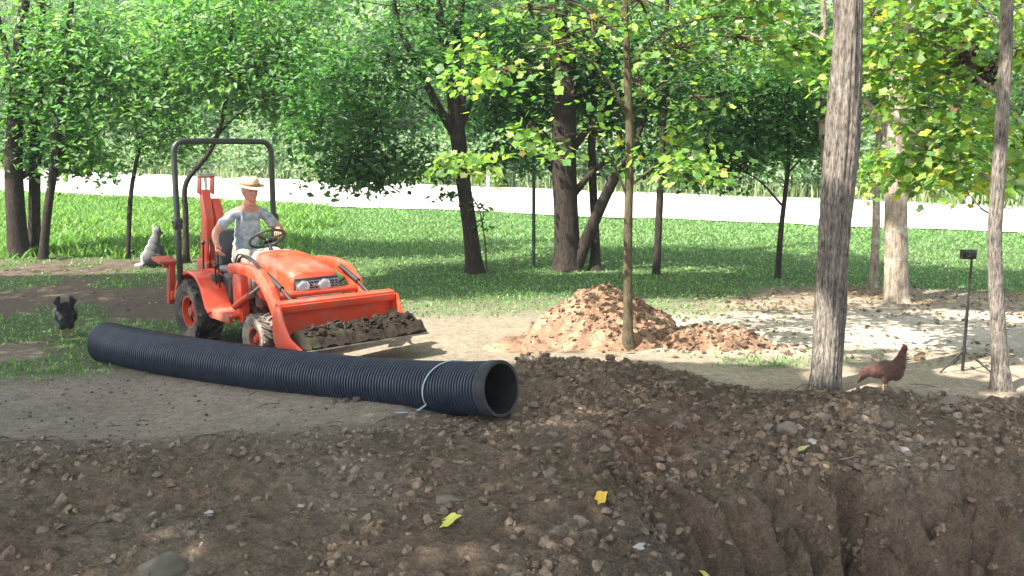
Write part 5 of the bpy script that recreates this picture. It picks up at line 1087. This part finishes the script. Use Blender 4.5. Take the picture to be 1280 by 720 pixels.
# pale mottled trunk behind the hen
f0 = foot(1121, 377); Y0 = f0[1]; tr = [(f0[0], f0[1], f0[2]-0.05, 0.16), pp(1120, 330, Y0, 0.15), pp(1120, 250, Y0, 0.145), pp(1123, 150, Y0, 0.135), pp(1127, 60, Y0, 0.125), pp(1132, -60, Y0, 0.11)]; tr += [up(tr[-1], 2.5, 0.1, 0, 0.07), up(tr[-1], 5, 0.1, 0, 0.02)]
tree('pale mottled tree behind the brown hen, its trunk dappled with sun', 'tree', tr, blobs=[blob(1125, 60, Y0+1.2, (1.3, .8, .6), 60), blob(1200, 110, Y0+1.5, (1.0, .8, .5), 44), blob(1060, 90, Y0+2, (.8, .8, .5), 30), ((6.3, 12.5, 7.2), (2.6, 2.4, 1.2), 170), ((4.6, 12.6, 5.6), (1.6, 1.6, .8), 70)], bark='bark_pale', pal=MID, per=24, lsize=0.12, seed=5, seg=32, flare=0.35, twigs=0.2)
f0 = foot(1091, 359); Y0 = f0[1]; tr = [(f0[0], f0[1], f0[2], 0.065), pp(1095, 290, Y0, 0.058), pp(1096, 220, Y0, 0.052), pp(1103, 120, Y0, 0.045), pp(1104, 20, Y0, 0.035), pp(1104, -40, Y0, 0.025)]
tree('thin crooked sapling left of the pale mottled tree', 'tree', tr, blobs=[blob(1100, 60, Y0, (.8, .7, .4), 24), blob(1085, 130, Y0+.3, (.5, .5, .3), 14)], bark='bark_pale', pal=MID, per=22, lsize=0.11, seed=6, twigs=0.3)
f0 = foot(1033, 352); Y0 = f0[1]; tr = [(f0[0], f0[1], f0[2], 0.07), pp(1034, 250, Y0, 0.06), pp(1028, 160, Y0, 0.055), pp(1026, 80, Y0, 0.05), pp(1030, 20, Y0, 0.045), pp(1022, -50, Y0, 0.035)]
tree('thin pale trunk hidden behind the big furrowed tree', 'tree', tr, blobs=[blob(1000, 70, Y0, (1.0, .8, .5), 34), blob(960, 20, Y0+.5, (.9, .8, .4), 28)], bark='bark_pale', pal=MID, per=22, lsize=0.12, seed=7)
# dark forked tree behind the pipe mouth
f0 = foot(594, 341); Y0 = f0[1]; tr = [(f0[0], f0[1], f0[2]-0.05, 0.155), pp(588, 290, Y0, 0.125), pp(578, 220, Y0, 0.120), pp(572, 165, Y0, 0.125), pp(562, 90, Y0, 0.085), pp(548, 10, Y0, 0.07), pp(540, -60, Y0, 0.06)]; tr += [up(tr[-1], 3, 0.2, 0, 0.02)]
ls = [L((573, 175, Y0, .09), (545, 128, Y0-.1, .065), (520, 78, Y0-.2, .055), (498, 30, Y0-.3, .045), (485, -40, Y0-.3, .035)), L((573, 170, Y0, .10), (577, 100, Y0+.1, .08), (572, 40, Y0+.2, .07), (585, -40, Y0+.2, .05)), L((575, 165, Y0, .05), (600, 105, Y0+.3, .03), (640, 60, Y0+.5, .02)), L((545, 140, Y0, .03), (500, 110, Y0-.5, .018), (440, 100, Y0-.8, .012), (400, 120, Y0-1, .008))]
bl = [blob(420, 100, Y0-.8, (.9, .7, .5), 60), blob(470, 140, Y0-.8, (.8, .6, .5), 60), blob(460, 195, Y0-1, (.50, .4, .40), 34), blob(490, 70, Y0-.5, (1.0, .8, .5), 70), blob(400, 160, Y0-.6, (.6, .5, .4), 34), blob(530, 200, Y0-.4, (.4, .4, .3), 16), blob(440, 212, Y0-.8, (.7, .4, .22), 26), blob(610, 40, Y0+.5, (1.1, .9, .5), 60), blob(520, 10, Y0, (1.4, 1, .6), 80), blob(640, 110, Y0+.8, (.8, .6, .6), 44), ((-1.0, 15, 7.0), (2.8, 2.6, 1.4), 200), ((-5.6, 11.2, 7.0), (2.2, 1.4, .9), 700), ((-2.0, 11.0, 7.0), (2.4, 1.4, .9), 750), ((-8.6, 11.2, 7.0), (2.2, 1.5, .9), 300)]  # last three leaf masses added out of view to shade the band before the lawn
tree('dark tree forking into three limbs, right of the tractor', 'tree', tr, ls, bl, bark='bark_dark', pal=DEEP, per=26, spray=0.26, lsize=0.12, seed=8, seg=28, flare=0.5, twigs=0.25, autolimb=False)
# thick dark trunk and its leaning stem
f0 = foot(709, 338); Y0 = f0[1]; tr = [(f0[0], f0[1], f0[2]-0.05, 0.23), pp(708, 280, Y0, 0.205), pp(705, 200, Y0, 0.20), pp(706, 110, Y0, 0.19), pp(706, 30, Y0, 0.17), pp(704, -60, Y0, 0.14)]; tr += [up(tr[-1], 3, 0.2, 0, 0.05)]
ls = [L((720, 335, Y0-.05, .12), (733, 300, Y0-.1, .105), (752, 255, Y0-.15, .092), (772, 215, Y0-.2, .08), (800, 160, Y0-.2, .06), (815, 90, Y0, .04))]
bl = [blob(690, 95, Y0+.8, (1.4, .8, .8), 120), blob(620, 130, Y0+1.2, (.9, .7, .5), 60), blob(760, 110, Y0+.5, (1.0, .7, .6), 70), blob(830, 120, Y0+.5, (.9, .7, .6), 60), blob(700, 20, Y0, (1.8, 1, .7), 110), blob(800, 190, Y0+.2, (.5, .4, .2), 18), blob(640, 190, Y0+.6, (.8, .5, .25), 26), ((1.6, 15.6, 6.8), (3, 2.6, 1.4), 200)]
tree('thick dark trunk with a second stem leaning out to the right', 'tree', tr, ls, bl, bark='bark_dark', pal=SHADED, per=26, spray=0.28, lsize=0.13, seed=9, seg=36, flare=0.4, twigs=0.15)
f0 = foot(744, 338); Y0 = f0[1]+.2; tr = [(f0[0], f0[1], f0[2], 0.10), pp(744, 290, Y0, 0.075), pp(741, 230, Y0, 0.07), pp(740, 170, Y0, 0.065), pp(745, 60, Y0, 0.05), pp(750, -40, Y0, 0.04)]
tree('straight dark stem just behind the leaning stem of the thick trunk', 'tree', tr, blobs=[blob(745, 60, Y0, (.9, .7, .5), 44), blob(770, 150, Y0+.4, (.5, .4, .3), 22)], bark='bark_dark', pal=SHADED, per=24, lsize=0.12, seed=10)
f0 = foot(820, 343); Y0 = f0[1]; tr = [(f0[0], f0[1], f0[2], 0.07), pp(823, 290, Y0, 0.06), pp(826, 220, Y0, 0.056), pp(829, 150, Y0, 0.05), pp(832, 60, Y0, 0.04), pp(835, -30, Y0, 0.03)]
tree('thin straight tree between the young maple and the big grey trunk', 'tree', tr, blobs=[blob(840, 90, Y0, (.9, .8, .6), 60), blob(880, 160, Y0+.2, (.6, .5, .35), 34), blob(860, 30, Y0, (1.2, 1, .5), 60)], bark='bark_dark', pal=DEEP, per=24, lsize=0.12, seed=11, twigs=0.2)
f0 = foot(972, 348); Y0 = f0[1]; tr = [(f0[0], f0[1], f0[2], 0.05), pp(976, 290, Y0, 0.042), pp(983, 230, Y0, 0.036), pp(986, 190, Y0, 0.034), pp(985, 120, Y0, 0.03), pp(990, 60, Y0, 0.02)]
tree('thin sapling with a low dark round crown left of the big grey trunk', 'tree', tr, [L((984, 218, Y0, .02), (1000, 200, Y0, .014), (1020, 185, Y0, .008))], blobs=[blob(930, 170, Y0, (.85, .7, .45), 90), blob(1000, 150, Y0+.2, (.7, .6, .5), 70), blob(960, 110, Y0, (1.0, .8, .5), 80), blob(890, 205, Y0, (.4, .4, .22), 22), blob(900, 120, Y0, (.8, .6, .5), 60)], bark='bark_dark', pal=DEEP, per=24, spray=0.24, lsize=0.12, seed=12, twigs=0.3)
# knee-high sapling under the forked tree
f0 = foot(609, 342); Y0 = f0[1]; tr = [(f0[0], f0[1], f0[2], 0.016), pp(606, 300, Y0, 0.014), pp(600, 265, Y0, 0.011), pp(590, 245, Y0, 0.006)]
tree('small leafy sapling beside the foot of the dark forked tree', 'sapling', tr, [L((601, 268, Y0, .009), (570, 250, Y0-.2, .006), (550, 245, Y0-.3, .004)), L((602, 275, Y0, .008), (612, 258, Y0, .004))], blobs=[blob(590, 255, Y0, (.22, .2, .12), 5), blob(558, 243, Y0-.2, (.18, .1, .10), 5), blob(604, 275, Y0, (.10, .1, .08), 3)], bark='bark_young', pal=DEEP, per=7, spray=0.10, lsize=0.12, seed=13, autolimb=False, twigs=0.6)
f0 = foot(773, 290, 15.0)
# left group of three trunks
def ltree(label, pts, Y0, rads, blobs, seed, bark='bark_dark', ls=(), pal=MID, **kw):
    g = at(pts[0][0], pts[0][1], Y0); tr = [(g.x, g.y, gz(g.x, g.y)-0.05, rads[0])]+[pp(u, v, Y0, r) for (u, v), r in zip(pts[1:], rads[1:])]
    return tree(label, 'tree', tr, ls, blobs, bark=bark, pal=pal, seed=seed, per=26, lsize=0.14, spray=0.30, twigs=0.1, **kw)
Y0 = 17.3
ltree('dark trunk at the left edge, leftmost of a group of three', [(24, 320), (20, 270), (17, 200), (22, 100), (28, 20), (45, -60)], Y0, [.20, .17, .155, .12, .09, .06], [blob(10, 100, Y0, (1.2, .9, .8), 70), blob(50, 40, Y0, (1.4, 1, .8), 80), ((-8.4, 17.3, 7.4), (2.6, 2.4, 1.4), 150), blob(20, 170, Y0+.5, (.6, .5, .5), 30), blob(90, 196, Y0+.5, (1.0, .5, .25), 26)], 21, ls=[L((21, 110, Y0, .06), (5, 50, Y0, .05), (-8, 0, Y0, .04))], pal=MID)
ltree('upright dark trunk at the left, middle one of the group of three', [(44, 316), (43, 270), (44, 200), (48, 100), (52, 0), (55, -60)], Y0+.4, [.13, .11, .105, .095, .08, .06], [blob(80, 140, Y0+.4, (.9, .8, .6), 60), blob(70, 60, Y0+.4, (1.0, .8, .6), 60)], 22)
ltree('slimmer leaning trunk at the left, rightmost of the group of three', [(53, 325), (60, 260), (70, 190), (75, 120), (85, 40), (95, -40)], Y0-.3, [.085, .075, .07, .06, .05, .04], [blob(110, 110, Y0, (1.0, .8, .7), 70), blob(130, 40, Y0, (1.2, 1, .7), 80), blob(100, 180, Y0, (.6, .5, .4), 30)], 23)
ltree('thin leaning sapling on the bank left of the sitting dog', [(159, 318), (163, 250), (170, 205), (180, 165), (200, 120), (215, 60)], 17.2, [.045, .04, .036, .032, .026, .014], [blob(200, 130, 17.2, (1.0, .8, .6), 70), blob(170, 80, 17.4, (1.2, .9, .6), 80), blob(240, 90, 17.3, (1.0, .9, .6), 70), blob(215, 175, 17.3, (.5, .4, .3), 22)], 24, pal=MID)
ltree('slender tree behind the roll bar of the tractor, leaning right', [(233, 332), (232, 270), (233, 228), (262, 190), (280, 140), (288, 60), (295, -30)], 16.6, [.06, .05, .045, .04, .035, .03, .02], [blob(300, 90, 16.6, (1.2, .9, .6), 90), blob(350, 60, 16.6, (1.3, 1, .7), 100), blob(250, 40, 16.8, (1.2, 1, .6), 80), blob(360, 120, 16.8, (.8, .6, .5), 50), blob(310, 0, 16.6, (1.8, 1.2, .7), 100), ((-5.0, 16.6, 7.0), (2.4, 2.2, 1.3), 120)], 25, pal=MID)

# ------------------------------------------------------------------ unseen trees added round the viewer, crowns laid out to shade the foreground
def shade_canopy(label, base, H, rect, zr, ncl, seed, per=26, lsize=0.22):
    x, y = base; z0 = gz(x, y); r = random.Random(seed); tr = [(x, y, z0-0.1, 0.24), (x+.1, y, z0+H*.3, 0.19), (x, y+.1, z0+H*.6, 0.15), (x+.1, y, z0+H, 0.05)]; bl = []
    nxx = max(1, round((rect[1]-rect[0])/2.6)); nyy = max(1, round((rect[3]-rect[2])/2.6))
    for i in range(nxx):
        for j in range(nyy):
            cx = rect[0]+(i+.5)*(rect[1]-rect[0])/nxx+r.uniform(-.3, .3); cyy = rect[2]+(j+.5)*(rect[3]-rect[2])/nyy+r.uniform(-.3, .3)
            bl.append(((cx, cyy, r.uniform(*zr)), (1.75, 1.75, 0.75), ncl))
    return tree(label, 'tree', tr, blobs=bl, bark='bark_dark', pal=MID, per=per, lsize=lsize, spray=0.34, seed=seed, seg=16)
if not QUICK_OFF:
    shade_canopy('unseen tree added behind the viewer on the left, crown laid out to shade the trench', (-6.5, -1.0), 10, (-13, -5.5, -2.5, 5.4), (7.2, 9.2), 140, 31)
    shade_canopy('unseen tree added close behind the viewer, crown laid out to shade the dug soil', (-2.0, -4.0), 10, (-5.5, 1.5, -3.0, 5.4), (7.6, 9.4), 130, 32)
    shade_canopy('unseen tree added out to the left, crown laid out to shade the ground before the pipe', (-11.5, 6.0), 10, (-15.5, -8.0, 1.5, 12.5), (7.2, 9.0), 100, 33)
    shade_canopy('unseen tree added behind the viewer on the right for its shade', (4.5, -1.5), 10, (1.6, 6.5, -2.0, 4.6), (7.6, 9.4), 80, 34)

# ------------------------------------------------------------------ across the road
rs = random.Random(17)
def bush(x, y, w, h, seed, label, pal, group):
    r = np.random.default_rng(seed); z = gz(x, y); bl = [((x+r.normal()*w*.3, y+r.normal()*w*.2, z+h*(.25+.5*r.random())), (w*.55, w*.45, h*.36), 26) for _ in range(5)]+[((x, y, z+h*.2), (w*.7, w*.5, h*.25), 30)]
    tr = [(x, y, z-.05, .04), (x+.05, y, z+h*.4, .03), (x, y, z+h*.8, .012)]
    return tree(label, 'shrub', tr, blobs=bl, bark='bark_pale', pal=pal, per=24, lsize=0.20, spray=0.32, seed=seed, group=group, name='shrub', filt=False, flat=0.7, tilt=0.8, seg=8)
k = 0; x = -36.0
while x < 24:
    y = far_y(x)+1.6+rs.uniform(-.3, .9); w = rs.uniform(1.6, 2.6); h = rs.uniform(1.6, 3.2)
    bush(x, y, w, h, 300+k, 'pale sunlit shrub in the hedgerow along the far side of the road', PALE, 'shrubs along the far side of the road'); x += w*rs.uniform(.75, 1.1); k += 1
GL = {0: ('mid green woodland tree standing beyond the road', MID), 1: ('dark green woodland tree standing beyond the road', DEEP), 2: ('pale green woodland tree standing beyond the road', PALE)}
def wood_tree(x, y, H, seed, kind, lsize=0.30):
    r = np.random.default_rng(seed); z = gz(x, y); bl = []
    for j in range(9):
        t = .22+.74*j/8; rr = H*.24*(1-.5*abs(t-.5)); bl.append(((x+r.normal()*H*.09, y+r.normal()*H*.07, z+H*t), (rr, rr*.9, H*.10), 34))
    tr = [(x, y, z-.1, H*.018), (x+r.normal()*.15, y, z+H*.35, H*.014), (x+r.normal()*.3, y, z+H*.7, H*.009), (x, y, z+H*.95, .02)]
    lab, pal = GL[kind]
    return tree(lab, 'tree', tr, blobs=bl, bark='bark_pale' if kind == 2 else 'bark_dark', pal=pal, per=22, lsize=lsize, spray=0.50, seed=seed, group='%s trees of the wood beyond the road' % ('mid green', 'dark green', 'pale green')[kind], name='woodland_tree', filt=False, flat=0.55, tilt=0.7, seg=10)
k = 0
for row, (dy, step, Hr) in enumerate(((4.5, 3.0, (6, 9)), (9.0, 3.8, (9, 13)), (16, 5.0, (12, 17)))):
    x = -40-row*6
    while x < 26+row*5:
        y = far_y(x)+dy+rs.uniform(-1.2, 1.2)
        if abs(x) < y*0.62+3: wood_tree(x, y, rs.uniform(*Hr), 500+k, rs.choice((0, 0, 2, 2, 1) if row < 2 else (0, 2, 1))); k += 1
        x += step*rs.uniform(.75, 1.25)
print('WOOD', k)
# the depth of the wood, one mass
n = 60000; r = np.random.default_rng(77); P = np.stack([r.random(n)*170-90, 72+r.random(n)*26, r.random(n)**.8*34], -1); P[:, 2] += G(P[:, 0], P[:, 1], False)
P = P[(np.abs(P[:, 0]) < P[:, 1]*0.75)]; n = len(P)
cc = palette(n, *MID, r); o = leaves('far_wood_foliage', P, r.normal(size=(n, 3))+np.array([0, 0, 1]), 0.8+0.6*r.random(n), cc, None); tag(o, 'distant mass of woodland foliage behind the nearer trees', 'woodland', kind='stuff')

# ------------------------------------------------------------------ the hazy air
HZ = MB(); HZ.box((0, 60, 24), (300, 190, 64)); hz = HZ.build('haze', None, None, None)
hm = bpy.data.materials.new('haze'); hm.use_nodes = True; hn = hm.node_tree; hn.nodes.clear(); ho = hn.nodes.new('ShaderNodeOutputMaterial'); hv = hn.nodes.new('ShaderNodeVolumePrincipled')
hv.inputs['Color'].default_value = (0.92, 0.96, 1.0, 1); hv.inputs['Density'].default_value = 0.0014; hv.inputs['Anisotropy'].default_value = 0.3; hn.links.new(hv.outputs[0], ho.inputs['Volume']); hz.data.materials.append(hm)
tag(hz, kind='stuff'); cy.volume_bounces = 0
